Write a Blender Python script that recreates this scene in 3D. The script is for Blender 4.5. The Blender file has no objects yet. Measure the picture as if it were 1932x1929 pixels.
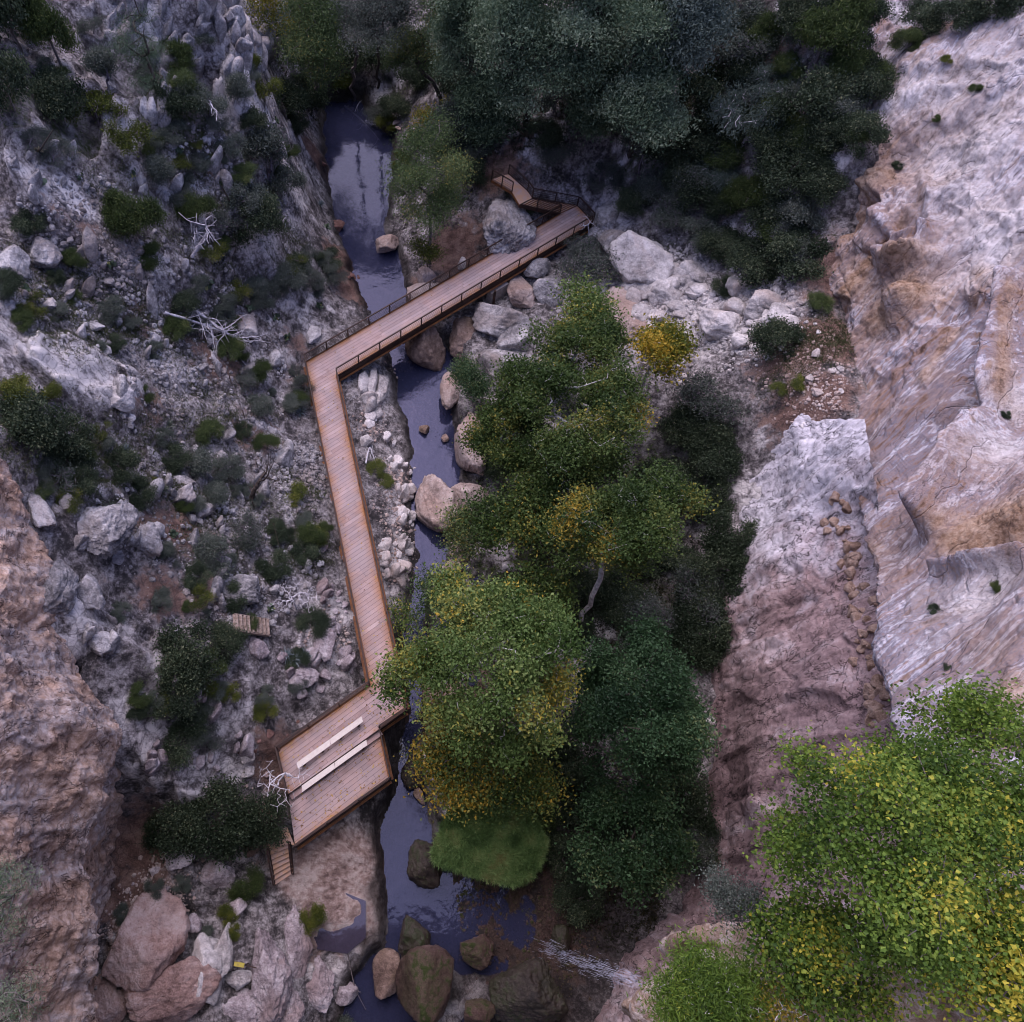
import bpy, math, random
import numpy as np
from mathutils import Vector, Matrix

# ------------------------------------------------------------------ camera, sky, sun, exposure
SC = bpy.context.scene
COL = SC.collection
H, PITCH, F, CX, CY = 45.0, math.radians(64.0), 1430.0, 760.0, 964.5
SP, CP = math.sin(PITCH), math.cos(PITCH)
cam = bpy.data.cameras.new('camera'); camo = bpy.data.objects.new('camera', cam); COL.objects.link(camo)
camo.location = (0, 0, H); camo.rotation_euler = (math.pi/2-PITCH, 0, 0)
cam.sensor_fit = 'HORIZONTAL'; cam.sensor_width = 36.0; cam.lens = F/1932*36.0
cam.shift_x = (966-CX)/1932; cam.clip_end = 2000; cam.clip_start = .2
SC.camera = camo
W = bpy.data.worlds.new('World'); SC.world = W; W.use_nodes = True
wn = W.node_tree; wn.nodes.clear()
sky = wn.nodes.new('ShaderNodeTexSky'); sky.sky_type = 'NISHITA'; sky.sun_disc = False
SUN_EL, SUN_AZ = math.radians(62), math.radians(-22)
sky.sun_elevation = SUN_EL; sky.sun_rotation = SUN_AZ; sky.dust_density = 3.0; sky.air_density = 1.0
tint = wn.nodes.new('ShaderNodeMix'); tint.data_type = 'RGBA'; tint.blend_type = 'MULTIPLY'; tint.inputs[0].default_value = 1
tint.inputs[7].default_value = (.90, .80, 1.08, 1)
bg = wn.nodes.new('ShaderNodeBackground'); bg.inputs[1].default_value = .15
wo = wn.nodes.new('ShaderNodeOutputWorld')
wn.links.new(sky.outputs[0], tint.inputs[6]); wn.links.new(tint.outputs[2], bg.inputs[0]); wn.links.new(bg.outputs[0], wo.inputs[0])
sl = bpy.data.lights.new('sun', 'SUN'); sl.energy = 1.25; sl.angle = math.radians(75); sl.color = (1, .95, .92)
so = bpy.data.objects.new('sun', sl); COL.objects.link(so)
sd = Vector((math.sin(SUN_AZ)*math.cos(SUN_EL), math.cos(SUN_AZ)*math.cos(SUN_EL), math.sin(SUN_EL)))
so.rotation_euler = sd.to_track_quat('Z', 'Y').to_euler(); so.location = (0, 0, 80)
SC.view_settings.view_transform = 'Standard'; SC.view_settings.look = 'None'
SC.view_settings.exposure = 0.85; SC.view_settings.gamma = 1
SC.render.engine = 'CYCLES'
SC.cycles.filter_width = 1.0; SC.cycles.max_bounces = 6; SC.cycles.diffuse_bounces = 3; SC.cycles.transparent_max_bounces = 8

# ------------------------------------------------------------------ places: a bearing and a height (or a distance to the side) give a point of the canyon
def ray(px, py):
    u = (px-CX)/F; v = (CY-py)/F
    return np.array([u, CP+v*SP, v*CP-SP])
def at(px, py, z):
    r = ray(px, py); d = (z-H)/r[2]
    return np.array([r[0]*d, r[1]*d, z])
def atX(px, py, X):
    r = ray(px, py); d = X/r[0]
    return np.array([X, r[1]*d, H+r[2]*d])
def mpp(p):                                    # metres spanned by one pixel unit at point p
    return (p[1]*CP+(H-p[2])*SP)/F

# ------------------------------------------------------------------ noise
def _hash(ix, iy, iz, s):
    h = (ix.astype(np.int64)*374761393+iy.astype(np.int64)*668265263+iz.astype(np.int64)*1442695041+s*97531) & 0xffffffff
    h = ((h ^ (h >> 13))*1274126177) & 0xffffffff
    h = ((h ^ (h >> 15))*2246822519) & 0xffffffff
    return ((h ^ (h >> 16)) & 0xffffff)/16777215.0
def vnoise(P, s=0):
    f = np.floor(P); t = P-f; t = t*t*t*(t*(t*6-15)+10); i = f.astype(np.int64)
    r = 0
    for dx in (0, 1):
        wx = t[:, 0] if dx else 1-t[:, 0]
        for dy in (0, 1):
            wy = t[:, 1] if dy else 1-t[:, 1]
            for dz in (0, 1):
                wz = t[:, 2] if dz else 1-t[:, 2]
                r = r+_hash(i[:, 0]+dx, i[:, 1]+dy, i[:, 2]+dz, s)*wx*wy*wz
    return r*2-1
def fbm(P, sc=1., octv=4, gain=.5, s=0, ridged=False):
    a, r, tot = 1., 0, 0; Q = np.asarray(P)*sc
    for o in range(octv):
        n = vnoise(Q+o*17.3, s+o)
        if ridged: n = 1-2*np.abs(n)
        r = r+a*n; tot += a; a *= gain; Q = Q*2.03
    return r/tot
def cells(P, sc, s=0, jit=.9):
    Q = np.asarray(P)*sc; b = np.floor(Q).astype(np.int64); n = len(Q)
    F1 = np.full(n, 9.); F2 = np.full(n, 9.); I = np.zeros(n)
    for dx in (-1, 0, 1):
        for dy in (-1, 0, 1):
            for dz in (-1, 0, 1):
                cx, cy, cz = b[:, 0]+dx, b[:, 1]+dy, b[:, 2]+dz
                h1 = _hash(cx, cy, cz, s); h2 = _hash(cx, cy, cz, s+1); h3 = _hash(cx, cy, cz, s+2)
                d = np.sqrt((cx+.5+(h1-.5)*jit-Q[:, 0])**2+(cy+.5+(h2-.5)*jit-Q[:, 1])**2+(cz+.5+(h3-.5)*jit-Q[:, 2])**2)
                nw = d < F1
                F2 = np.where(nw, F1, np.minimum(F2, d)); I = np.where(nw, h3, I); F1 = np.where(nw, d, F1)
    return F1, F2, I
def sstep(a, b, x):
    t = np.clip((x-a)/(b-a), 0, 1); return t*t*(3-2*t)

# ------------------------------------------------------------------ objects
def obj(name, me, parent=None, mat=None, label=None, cat=None, group=None, kind=None, loc=None):
    o = bpy.data.objects.new(name, me); COL.objects.link(o)
    if parent: o.parent = parent
    if mat is not None and me is not None and not me.materials: me.materials.append(mat)
    if label: o['label'] = label
    if cat: o['category'] = cat
    if group: o['group'] = group
    if kind: o['kind'] = kind
    if loc is not None: o.location = tuple(float(c) for c in loc)
    return o
def empty(name, loc, label, cat, group=None):
    return obj(name, None, label=label, cat=cat, group=group, loc=loc)
def mesh(name, V, Fc, smooth=False, attrs=None):
    """V (n,3); Fc (m,k) array of equal-size faces, or a list of such arrays"""
    me = bpy.data.meshes.new(name)
    V = np.asarray(V, np.float32); Fs = [np.asarray(f, np.int32) for f in (Fc if isinstance(Fc, list) else [Fc]) if len(f)]
    me.vertices.add(len(V)); me.vertices.foreach_set('co', V.ravel())
    nl = sum(f.size for f in Fs); npoly = sum(len(f) for f in Fs)
    me.loops.add(nl); me.loops.foreach_set('vertex_index', np.concatenate([f.ravel() for f in Fs]))
    me.polygons.add(npoly); st = []; c = 0
    for f in Fs:
        k = f.shape[1]; st.append(c+np.arange(len(f))*k); c += f.size
    me.polygons.foreach_set('loop_start', np.concatenate(st).astype(np.int32))
    me.update(calc_edges=True)
    me.polygons.foreach_set('use_smooth', np.full(npoly, smooth))
    for k, a in (attrs or {}).items():
        a = np.asarray(a, np.float32)
        if a.ndim == 1:
            t = me.attributes.new(k, 'FLOAT', 'POINT'); t.data.foreach_set('value', a)
        else:
            t = me.attributes.new(k, 'FLOAT_COLOR', 'POINT')
            t.data.foreach_set('color', np.concatenate([a, np.ones((len(a), 1), np.float32)], 1).ravel())
    me.validate(); return me
def gridfaces(n, m):
    i = np.arange(n*m).reshape(n, m)
    return np.stack([i[:-1, :-1], i[1:, :-1], i[1:, 1:], i[:-1, 1:]], -1).reshape(-1, 4)
class MB:
    def __init__(s): s.V = []; s.F = []; s.n = 0; s.A = []
    def add(s, V, Fc, a=None):
        V = np.asarray(V, float); Fc = np.asarray(Fc)+s.n
        s.V.append(V); s.F.append(Fc); s.n += len(V); s.A.append(np.zeros(len(V)) if a is None else np.broadcast_to(a, len(V)))
    def bar(s, a, b, w, h, up=(0, 0, 1)):       # box beam from a to b, w across, h along up
        a, b = np.asarray(a, float), np.asarray(b, float); t = (b-a)/np.linalg.norm(b-a)
        u = np.asarray(up, float); x = np.cross(t, u); x /= np.linalg.norm(x)+1e-9; y = np.cross(x, t)
        q = np.array([x*w/2*i+y*h/2*j for i, j in ((-1, -1), (1, -1), (1, 1), (-1, 1))])
        s.add(np.concatenate([a+q, b+q]), [[0, 1, 5, 4], [1, 2, 6, 5], [2, 3, 7, 6], [3, 0, 4, 7], [3, 2, 1, 0], [4, 5, 6, 7]])
    def box(s, c, d, t=(1, 0, 0)):
        c = np.asarray(c, float); t = np.asarray(t, float); t /= np.linalg.norm(t)
        s.bar(c-t*d[0]/2, c+t*d[0]/2, d[1], d[2])
    def prism(s, pts, z0, z1):
        n = len(pts); P = np.asarray(pts, float)[:, :2]
        V = np.concatenate([np.c_[P, np.full(n, z0)], np.c_[P, np.full(n, z1)]])
        for i in range(n):
            j = (i+1) % n; s.add(V[[i, j, n+j, n+i]], [[0, 1, 2, 3]])
        s.poly(V[n:]); s.poly(V[:n][::-1])
    def poly(s, P, a=None):
        P = np.asarray(P, float)
        for i in range(1, len(P)-1): s.add(P[[0, i, i+1, i+1]][:3], [[0, 1, 2]], None if a is None else np.asarray(a)[[0, i, i+1]])
    def build(s, name, mat, parent=None, **k):
        q = [f for f in s.F if f.shape[1] == 4]; t = [f for f in s.F if f.shape[1] == 3]
        me = mesh(name, np.concatenate(s.V), [np.concatenate(x) for x in (q, t) if x], attrs={'lc': np.concatenate(s.A)})
        return obj(name, me, parent, mat, **k)
def tubes(P0, P1, R0, R1, k=5):
    """one prism per edge, all at once"""
    P0, P1 = np.asarray(P0), np.asarray(P1); n = len(P0)
    t = P1-P0; t = t/(np.linalg.norm(t, axis=1, keepdims=True)+1e-9)
    ref = np.where(np.abs(t[:, 2:3]) > .9, [[1., 0, 0]], [[0, 0, 1.]])
    x = np.cross(t, ref); x /= np.linalg.norm(x, axis=1, keepdims=True)+1e-9; y = np.cross(t, x)
    a = np.arange(k)*2*math.pi/k; c, s = np.cos(a)[None, :, None], np.sin(a)[None, :, None]
    off = x[:, None]*c+y[:, None]*s
    V = np.concatenate([P0[:, None]+off*np.asarray(R0)[:, None, None], P1[:, None]+off*np.asarray(R1)[:, None, None]], 1).reshape(-1, 3)
    b = (np.arange(n)*2*k)[:, None]; i = np.arange(k)[None]; j = (i+1) % k
    return V, np.stack([b+i, b+j, b+k+j, b+k+i], -1).reshape(-1, 4)

# ------------------------------------------------------------------ materials
class NT:
    def __init__(s, name, rough=.9, spec=.2):
        s.m = bpy.data.materials.new(name); s.m.use_nodes = True; s.t = s.m.node_tree; s.t.nodes.clear()
        s.out = s.n('ShaderNodeOutputMaterial'); s.b = s.n('ShaderNodeBsdfPrincipled')
        s.b.inputs['Roughness'].default_value = rough; s.b.inputs['Specular IOR Level'].default_value = spec
        s.l(s.b.outputs[0], s.out.inputs[0]); s.pos = s.n('ShaderNodeNewGeometry').outputs['Position']
        s.oc = s.n('ShaderNodeTexCoord').outputs['Object']
    def n(s, k): return s.t.nodes.new(k)
    def l(s, a, b): s.t.links.new(a, b)
    def put(s, sock, v):
        if isinstance(v, bpy.types.NodeSocket): s.l(v, sock)
        elif isinstance(v, (tuple, list)) and len(v) == 3 and sock.type == 'RGBA': sock.default_value = (*v, 1)
        else: sock.default_value = v
    def noise(s, sc, det=6, rough=.6, vec=None, dist=0):
        n = s.n('ShaderNodeTexNoise'); n.inputs['Scale'].default_value = sc; n.inputs['Detail'].default_value = min(det, 5)
        n.inputs['Roughness'].default_value = rough; n.inputs['Distortion'].default_value = dist
        s.l(vec or s.pos, n.inputs['Vector']); return n.outputs['Fac']
    def vor(s, sc, feature='DISTANCE_TO_EDGE', vec=None, out=0):
        n = s.n('ShaderNodeTexVoronoi'); n.feature = feature; n.inputs['Scale'].default_value = sc
        s.l(vec or s.pos, n.inputs['Vector']); return n.outputs[out]
    def warp(s, amt, sc):
        n = s.n('ShaderNodeTexNoise'); n.inputs['Scale'].default_value = sc; n.inputs['Detail'].default_value = 2; s.l(s.pos, n.inputs['Vector'])
        v = s.n('ShaderNodeVectorMath'); v.operation = 'MULTIPLY_ADD'; s.l(n.outputs['Color'], v.inputs[0]); v.inputs[1].default_value = (amt,)*3; s.l(s.pos, v.inputs[2])
        return v.outputs[0]
    def stretch(s, d, along, across, vec=None):
        """coordinates stretched along world direction d"""
        d = Vector(d).normalized(); x = d.orthogonal().normalized(); y = d.cross(x)
        c = s.n('ShaderNodeCombineXYZ')
        for i, (ax, k) in enumerate(((d, along), (x, across), (y, across))):
            dt = s.n('ShaderNodeVectorMath'); dt.operation = 'DOT_PRODUCT'; s.l(vec or s.pos, dt.inputs[0]); dt.inputs[1].default_value = ax*k
            s.l(dt.outputs['Value'], c.inputs[i])
        return c.outputs[0]
    def lines(s, vec, sc, w, det=4):
        """thin branching fracture lines"""
        n = s.noise(sc, det, .6, vec); return s.ramp(n, [(.5-w, 0.), (.5, 1.), (.5+w, 0.)])
    def attr(s, name, chan=None):
        a = s.n('ShaderNodeAttribute'); a.attribute_name = name
        if chan is None: return a.outputs['Fac']
        p = s.n('ShaderNodeSeparateColor'); s.l(a.outputs['Color'], p.inputs[0]); return p.outputs[chan]
    def ramp(s, f, stops):
        r = s.n('ShaderNodeValToRGB'); e = r.color_ramp.elements
        while len(e) < len(stops): e.new(.5)
        for q, (p, c) in zip(e, stops):
            q.position = p; q.color = (*c, 1) if isinstance(c, (tuple, list)) else (c, c, c, 1)
        s.l(f, r.inputs[0]); return r.outputs[0]
    def mix(s, f, a, b, mode='MIX'):
        m = s.n('ShaderNodeMix'); m.data_type = 'RGBA'; m.blend_type = mode
        s.put(m.inputs[0], f); s.put(m.inputs[6], a); s.put(m.inputs[7], b); return m.outputs[2]
    def math(s, op, a, b=0., clamp=False):
        m = s.n('ShaderNodeMath'); m.operation = op; m.use_clamp = clamp; s.put(m.inputs[0], a); s.put(m.inputs[1], b); return m.outputs[0]
    def bump(s, h, st=.5, dist=.1):
        b = s.n('ShaderNodeBump'); b.inputs['Strength'].default_value = st; b.inputs['Distance'].default_value = dist
        s.l(h, b.inputs['Height']); s.l(b.outputs[0], s.b.inputs['Normal'])
    def fin(s, c): s.put(s.b.inputs['Base Color'], c); return s.m

def rock_mat(name, dark, mid, pale, stain=None, scale=1., crack=.5, rough=.9, pit=0., spec=.2, moss=None, obc=False):
    t = NT(name, rough, spec)
    if obc: t.pos = t.oc
    w = t.warp(.5/scale, 1.3*scale)
    n1 = t.noise(.35*scale, 6, .62); n2 = t.noise(2.6*scale, 8, .72); n3 = t.noise(13*scale, 6, .75)
    f = t.math('ADD', t.math('MULTIPLY', n1, .42), t.math('ADD', t.math('MULTIPLY', n2, .33), t.math('MULTIPLY', n3, .25)))
    c = t.ramp(f, [(.39, dark), (.485, mid), (.58, pale)])
    if stain: c = t.mix(t.ramp(t.noise(.22*scale, 5, .6, dist=.6), [(.5, 0.), (.63, 1.)]), c, t.mix(n2, c, stain))
    sp = t.ramp(t.noise(7*scale, 6, .8, w), [(.55, 0.), (.66, 1.)])
    c = t.mix(t.math('MULTIPLY', sp, .55), c, tuple(.62*x for x in dark))
    w3 = t.warp(1.0/scale, .9*scale); e1 = t.vor(.7*scale, vec=w3); e2 = t.vor(2.1*scale, vec=w3)
    br = t.ramp(t.noise(1.1*scale, 3, .6), [(.46, 0.), (.6, 1.)])
    k1 = t.ramp(e1, [(0, 0.), (.03, 1.)]); k2 = t.ramp(e2, [(0, 0.), (.045, 1.)])
    k = t.math('SUBTRACT', 1., t.math('MULTIPLY', br, t.math('SUBTRACT', 1., t.math('MULTIPLY', k1, t.math('ADD', t.math('MULTIPLY', k2, .5), .5)))))
    c = t.mix(t.math('MULTIPLY', t.math('SUBTRACT', 1., k), crack), c, tuple(.35*x for x in dark))
    if moss:
        g = t.n('ShaderNodeNewGeometry'); z = t.n('ShaderNodeSeparateXYZ'); t.l(g.outputs['Normal'], z.inputs[0])
        mk = t.math('MULTIPLY', t.ramp(z.outputs[2], [(.35, 0.), (.8, 1.)]), t.ramp(t.math('ADD', t.math('MULTIPLY', n1, .45), t.math('MULTIPLY', n2, .55)), [(.50, 0.), (.57, 1.)]))
        c = t.mix(mk, c, t.mix(n3, tuple(.8*x for x in moss), tuple(.3*x for x in moss)))
    hgt = t.math('ADD', t.math('ADD', t.math('MULTIPLY', n2, .8), t.math('MULTIPLY', n3, .3)), t.math('MULTIPLY', k, .35*crack+.05))
    t.bump(hgt, .8, .22/scale)
    return t.fin(c)
def leaf_mat(name, stops, trans=.3):
    t = NT(name, .55, .25); a = t.attr('lc')
    c = t.ramp(a, stops); t.fin(c)
    tr = t.n('ShaderNodeBsdfTranslucent'); t.put(tr.inputs[0], c); mx = t.n('ShaderNodeMixShader'); mx.inputs[0].default_value = trans
    t.l(t.b.outputs[0], mx.inputs[1]); t.l(tr.outputs[0], mx.inputs[2]); t.l(mx.outputs[0], t.out.inputs[0]); return t.m
def bark_mat(name, a, b):
    t = NT(name, .85); n = t.noise(6, 5, .7, t.oc); t.bump(n, .5, .03); return t.fin(t.mix(t.ramp(n, [(.4, 0.), (.6, 1.)]), a, b))
# ------------------------------------------------------------------ terrain: height control points (bearing x, bearing y, height)
CTRL = """0,0,26 150,0,25 300,0,23 420,0,17 480,0,11 530,0,8 650,0,6 800,0,5 1000,0,8 1200,0,11 1400,0,15 1600,0,18
0,130,21 150,130,18.5 250,90,20 340,110,18.5 440,120,15.5 500,140,9 560,180,3 640,180,.6 740,160,1.5 900,130,5 1100,130,8 1300,130,11 1500,130,14 1590,130,15
0,250,18 150,250,16 300,250,13.5 430,250,11 520,250,8 578,250,3 605,250,.3 740,260,.8 850,260,3 950,250,6.2 1100,250,7 1300,250,9 1480,250,12 1590,270,14
0,370,17 200,370,14 350,370,11 470,370,8 560,370,5 598,370,1.5 615,370,.2 745,380,.5 830,370,2.5 900,350,4 960,330,5.4 1000,385,4 1100,380,4 1200,370,5.5 1350,370,7.5 1500,370,10 1575,370,11.5
0,480,17 150,480,14.5 300,480,11.5 430,480,8.5 550,480,5.5 630,480,2 655,480,.3 775,500,.5 850,450,2 950,450,2.3 1080,470,2.8 1200,480,4 1350,480,5.5 1480,480,8 1560,480,10
0,600,17 150,600,14 300,600,10.5 450,600,6.8 550,600,4 600,630,2.9 660,600,1.2 690,590,.2 860,590,1.2 950,600,1.8 1100,600,3 1250,600,4.5 1400,600,6.5 1530,620,9 1590,650,10.5
0,750,17.5 150,750,14 300,750,10 450,750,6 545,750,3.7 590,760,2.7 690,740,2.2 735,740,1 760,760,.2 870,760,.8 1000,760,1.5 1150,760,2.5 1300,760,4 1400,760,6 1500,760,8.5 1580,780,10
0,880,17.6 100,900,15.5 250,900,11 400,900,7 530,900,4.5 620,900,3 700,900,2.5 765,900,1.2 785,900,.2 900,900,.6 1050,900,1.2 1200,900,2 1330,900,3 1420,900,4.5
130,1050,14 250,1050,11 400,1050,7.5 530,1050,4.8 640,1050,3 700,1050,2.4 772,1050,.8 900,1050,.6 1100,1050,1 1300,1050,1.5
200,1200,12 330,1200,9 450,1200,6.5 560,1200,4.5 650,1200,3 740,1200,2 768,1190,.3 1000,1200,.8 1200,1200,1 1320,1200,1.5
260,1340,10.5 340,1350,9 450,1350,6.5 510,1390,4.2 560,1380,3 640,1330,2.6 270,1420,9 360,1440,7.2 440,1450,6 300,1540,4.2 400,1530,4 500,1500,3.2
210,1600,4.6 330,1620,4.2 450,1620,3.4 505,1640,2.3 570,1640,1.5 630,1640,1.7 690,1550,1.2 712,1600,.7 650,1520,1.6 600,1580,1.6
200,1750,4.5 400,1750,3.9 480,1790,3.0 545,1780,1.9 600,1740,.98 640,1730,1.0 680,1740,1.5 722,1750,.5 200,1929,4.5 380,1929,3.5 500,1929,2.8 580,1929,1.3 640,1910,-.2 640,1840,.8
760,1929,-.1 900,1929,.2 1090,1929,.4 850,1300,.2 1000,1400,.5 1200,1400,.8 1300,1500,1 1000,1650,.2 1200,1700,.4 1080,1800,.3 900,1750,-.02 1310,1650,.8 850,1480,.3 810,1380,.2"""
C3 = np.array([at(*map(float, q.split(','))) for q in CTRL.split()])
EXT = np.array([[-45, 110, 30], [-15, 112, 14], [10, 115, 14], [45, 115, 18], [-48, 70, 33], [-50, 40, 27], [-50, 10, 26], [-45, -14, 20], [-20, -16, 6], [0, -18, 1], [12, -18, 1],
                [24, -5, 2], [24, 8, 2], [24, 16, 4], [28, 26, 8], [31, 34, 8], [33, 44, 8.5], [34, 56, 9], [36, 68, 11], [50, 90, 14], [42, 50, 8], [50, 20, 14], [50, -14, 6], [-30, 100, 24], [-8, 90, 9], [20, 95, 17]])
CP3 = np.concatenate([C3, EXT])
def tps_fit(P, z, lam=.002):
    n = len(P); d = np.linalg.norm(P[:, None]-P[None], axis=2); K = d*d*np.log(d+1e-9)+np.eye(n)*lam*1000
    A = np.zeros((n+3, n+3)); A[:n, :n] = K; A[:n, n] = 1; A[:n, n+1:] = P; A[n, :n] = 1; A[n+1:, :n] = P.T
    return np.linalg.solve(A, np.r_[z, 0, 0, 0])
TW = tps_fit(CP3[:, :2]/10, CP3[:, 2], .00002)
def tps(P):
    out = np.empty(len(P)); Q = P/10; C = CP3[:, :2]/10
    for i in range(0, len(P), 20000):
        q = Q[i:i+20000]; d2 = ((q[:, None]-C[None])**2).sum(2); K = .5*d2*np.log(d2+1e-12)
        out[i:i+20000] = K@TW[:-3]+TW[-3]+q@TW[-2:]
    return out
NXg, NYg = 680, 800
XS = np.concatenate([np.linspace(-50, -27, 70, endpoint=False), np.linspace(-27, 32, 560, endpoint=False), np.linspace(32, 50, 50)])
YS = np.concatenate([np.linspace(-18, -6, 40, endpoint=False), np.linspace(-6, 62, 600, endpoint=False), np.linspace(62, 116, 160)])
GX, GY = np.meshgrid(XS, YS); G2 = np.c_[GX.ravel(), GY.ravel()]
CREEK = [(610, 190), (612, 250), (618, 330), (630, 400), (655, 480), (685, 560), (702, 605), (738, 660), (745, 700), (750, 745), (766, 790), (776, 850), (780, 920), (780, 1000), (785, 1060), (777, 1120),
         (765, 1190), (764, 1250), (768, 1310), (770, 1350), (757, 1400), (750, 1440), (752, 1480), (742, 1512), (722, 1560), (724, 1590), (733, 1650), (735, 1720), (728, 1785), (700, 1800), (660, 1850), (645, 1900),
         (640, 1990), (780, 1990), (800, 1890), (850, 1860), (880, 1780), (862, 1700), (850, 1640), (815, 1580), (800, 1500), (785, 1450), (770, 1420), (792, 1380), (800, 1330), (810, 1250), (800, 1180), (812, 1120), (840, 1060), (875, 1000),
         (885, 950), (868, 900), (872, 850), (852, 800), (848, 740), (862, 690), (836, 650), (800, 625), (772, 590), (762, 530), (748, 470), (722, 430), (740, 340), (736, 260), (700, 230), (680, 190)]
CK = np.array([at(x, y, 0)[:2] for x, y in CREEK])
def poly_sd(P, C):
    """signed distance to polygon, positive outside"""
    n = len(C); best = np.full(len(P), 1e9); ins = np.zeros(len(P), bool)
    for i in range(n):
        a, b = C[i], C[(i+1) % n]; ab = b-a; t = np.clip(((P-a)@ab)/(ab@ab), 0, 1)
        best = np.minimum(best, ((P-a-t[:, None]*ab)**2).sum(1))
        if a[1] != b[1]:
            c = ((a[1] > P[:, 1]) != (b[1] > P[:, 1])) & (P[:, 0] < (b[0]-a[0])*(P[:, 1]-a[1])/(b[1]-a[1])+a[0]); ins ^= c
    d = np.sqrt(best); return np.where(ins, -d, d)
def seg_d(P, path):
    best = np.full(len(P), 1e9)
    for a, b in zip(path[:-1], path[1:]):
        a, b = np.asarray(a)[:2], np.asarray(b)[:2]; ab = b-a; t = np.clip(((P-a)@ab)/(ab@ab), 0, 1)
        best = np.minimum(best, ((P-a-t[:, None]*ab)**2).sum(1))
    return np.sqrt(best)
def blob(P, px, py, z, rpx):
    c = at(px, py, z); r = rpx*mpp(c); return np.exp(-((P-c[:2])**2).sum(1)/(r*r))
Z = tps(G2); P3 = np.c_[G2, Z*.6]
SD = poly_sd(G2+np.c_[fbm(np.c_[G2, 0*Z], .9, 3, s=5), fbm(np.c_[G2, 0*Z], .9, 3, s=9)]*.35, CK)
smooth = np.clip(sum(blob(G2, *b) for b in ((650, 1620, 1.5, 60), (670, 1730, 1.3, 50), (620, 1720, 1, 45), (600, 1650, 1.5, 40), (560, 1650, 1.6, 35))), 0, 1)
soft = np.clip(sum(blob(G2, *b) for b in ((270, 1600, 4.5, 50), (250, 1680, 4.5, 50), (1540, 700, 9, 70), (940, 330, 5, 30), (860, 450, 2, 50), (1000, 1700, .3, 130), (1150, 1650, .3, 140), (1000, 1800, .2, 130))), 0, 1)
rough = np.clip(1-smooth*.93, 0, 1)*(1-.75*soft)
left = sstep(-6, -12, G2[:, 0])
big = fbm(P3, .16, 4, s=21); r1 = fbm(P3, .45, 5, .55, s=31, ridged=True); r2 = fbm(P3, 1.7, 4, .6, s=41)
slant = P3@np.array([[.8, .3, .2], [-.35, .9, .1], [.2, -.3, .9]]); slant = slant*np.array([1, .55, 1])
cF1, cF2, cI = cells(slant+.5*np.c_[r1, r2, r1], .42, 3); dF1, dF2, dI = cells(P3+.2*np.c_[r2, r1, r2], 1.15, 13)
outc = sstep(-.12, .2, fbm(P3, .22, 4, s=77)+.12*left)
Z = Z+rough*(.75*big*(.4+.6*left)+.42*r1+.22*r2+.09*fbm(P3, 4.2, 2, s=45))
blk1, blk2 = sstep(.02, .3, cF2-cF1), sstep(.02, .22, dF2-dF1)
Z = Z+rough*outc*(2.0*(cI-.45)*blk1+.75*(dI-.45)*blk2)*(.3+.7*left)
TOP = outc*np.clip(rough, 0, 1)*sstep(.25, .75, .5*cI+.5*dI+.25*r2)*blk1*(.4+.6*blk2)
Z = Z+rough*(1-outc)*.3*(dI > .62)*sstep(.5, .1, dF1)*(dI-.3)
crag = np.clip(sum(blob(G2, *b) for b in ((260, 60, 20, 120), (400, 90, 17, 80), (470, 110, 14, 50))), 0, 1)
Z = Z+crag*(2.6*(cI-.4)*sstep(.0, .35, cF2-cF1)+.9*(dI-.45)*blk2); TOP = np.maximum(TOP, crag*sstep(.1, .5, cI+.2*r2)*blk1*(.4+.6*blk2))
Z = Z+smooth*(.42*fbm(P3, .6, 4, s=51)+.06*r2)
# banks and bed of the creek
steep = 1.1+2.2*sstep(2, -4, G2[:, 0]-np.interp(G2[:, 1], [0, 30, 70], [-1, -3, -4]))
Z = np.where(SD < 0, -.75*sstep(0, -1.2, SD)-.05+.12*r2, np.minimum(Z, .04+SD*steep+np.maximum(0, SD-.5)*1.2+.2*np.abs(r1)*sstep(0, .6, SD)))
SH = np.clip(blob(G2, 930, 1730, 0, 90)+blob(G2, 860, 1760, 0, 50), 0, 1); Z = np.where(SH > .22, np.minimum(Z, .10*r2+.10*fbm(P3, .9, 3, s=63)-.015+.9*np.maximum(0, .45-SH)), Z)
# keep the ground below the decks
DZ = 3.5
def keep(path, z, half, drop):
    global Z
    d = seg_d(G2, path); Z = np.minimum(Z, z-drop+np.maximum(0, d-half)*1.3)
keep([at(605, 690, 3.5), at(722, 1285, 3.5)], DZ, 1.15, .45); keep([at(605, 690, 3.5), at(1095, 405, 3.5)], DZ, 1.4, .8)
keep([at(620, 1390, 3.5), at(735, 1320, 3.5)], DZ, 2.0, .5); keep([at(555, 1510, 3.1), at(715, 1420, 3.1)], 3.1, 1.8, .5); keep([at(570, 1560, 3.1), at(720, 1450, 3.1)], 3.1, 1.2, .5)
keep([at(1068, 398, 3.5), at(992, 374, 5.2)], 4.0, 1.0, .6); keep([at(987, 366, 5.2), at(943, 334, 5.8)], 5.6, .9, .3); keep([at(528, 1600, 2.9), at(535, 1660, 1.9)], 2.3, .9, .5)
ZG = Z.reshape(len(YS), len(XS))
def hgt(x, y):
    i = int(np.clip(np.searchsorted(XS, x)-1, 0, len(XS)-2)); j = int(np.clip(np.searchsorted(YS, y)-1, 0, len(YS)-2))
    a = (x-XS[i])/(XS[i+1]-XS[i]); b = (y-YS[j])/(YS[j+1]-YS[j])
    return float(ZG[j, i]*(1-a)*(1-b)+ZG[j, i+1]*a*(1-b)+ZG[j+1, i]*(1-a)*b+ZG[j+1, i+1]*a*b)
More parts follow.
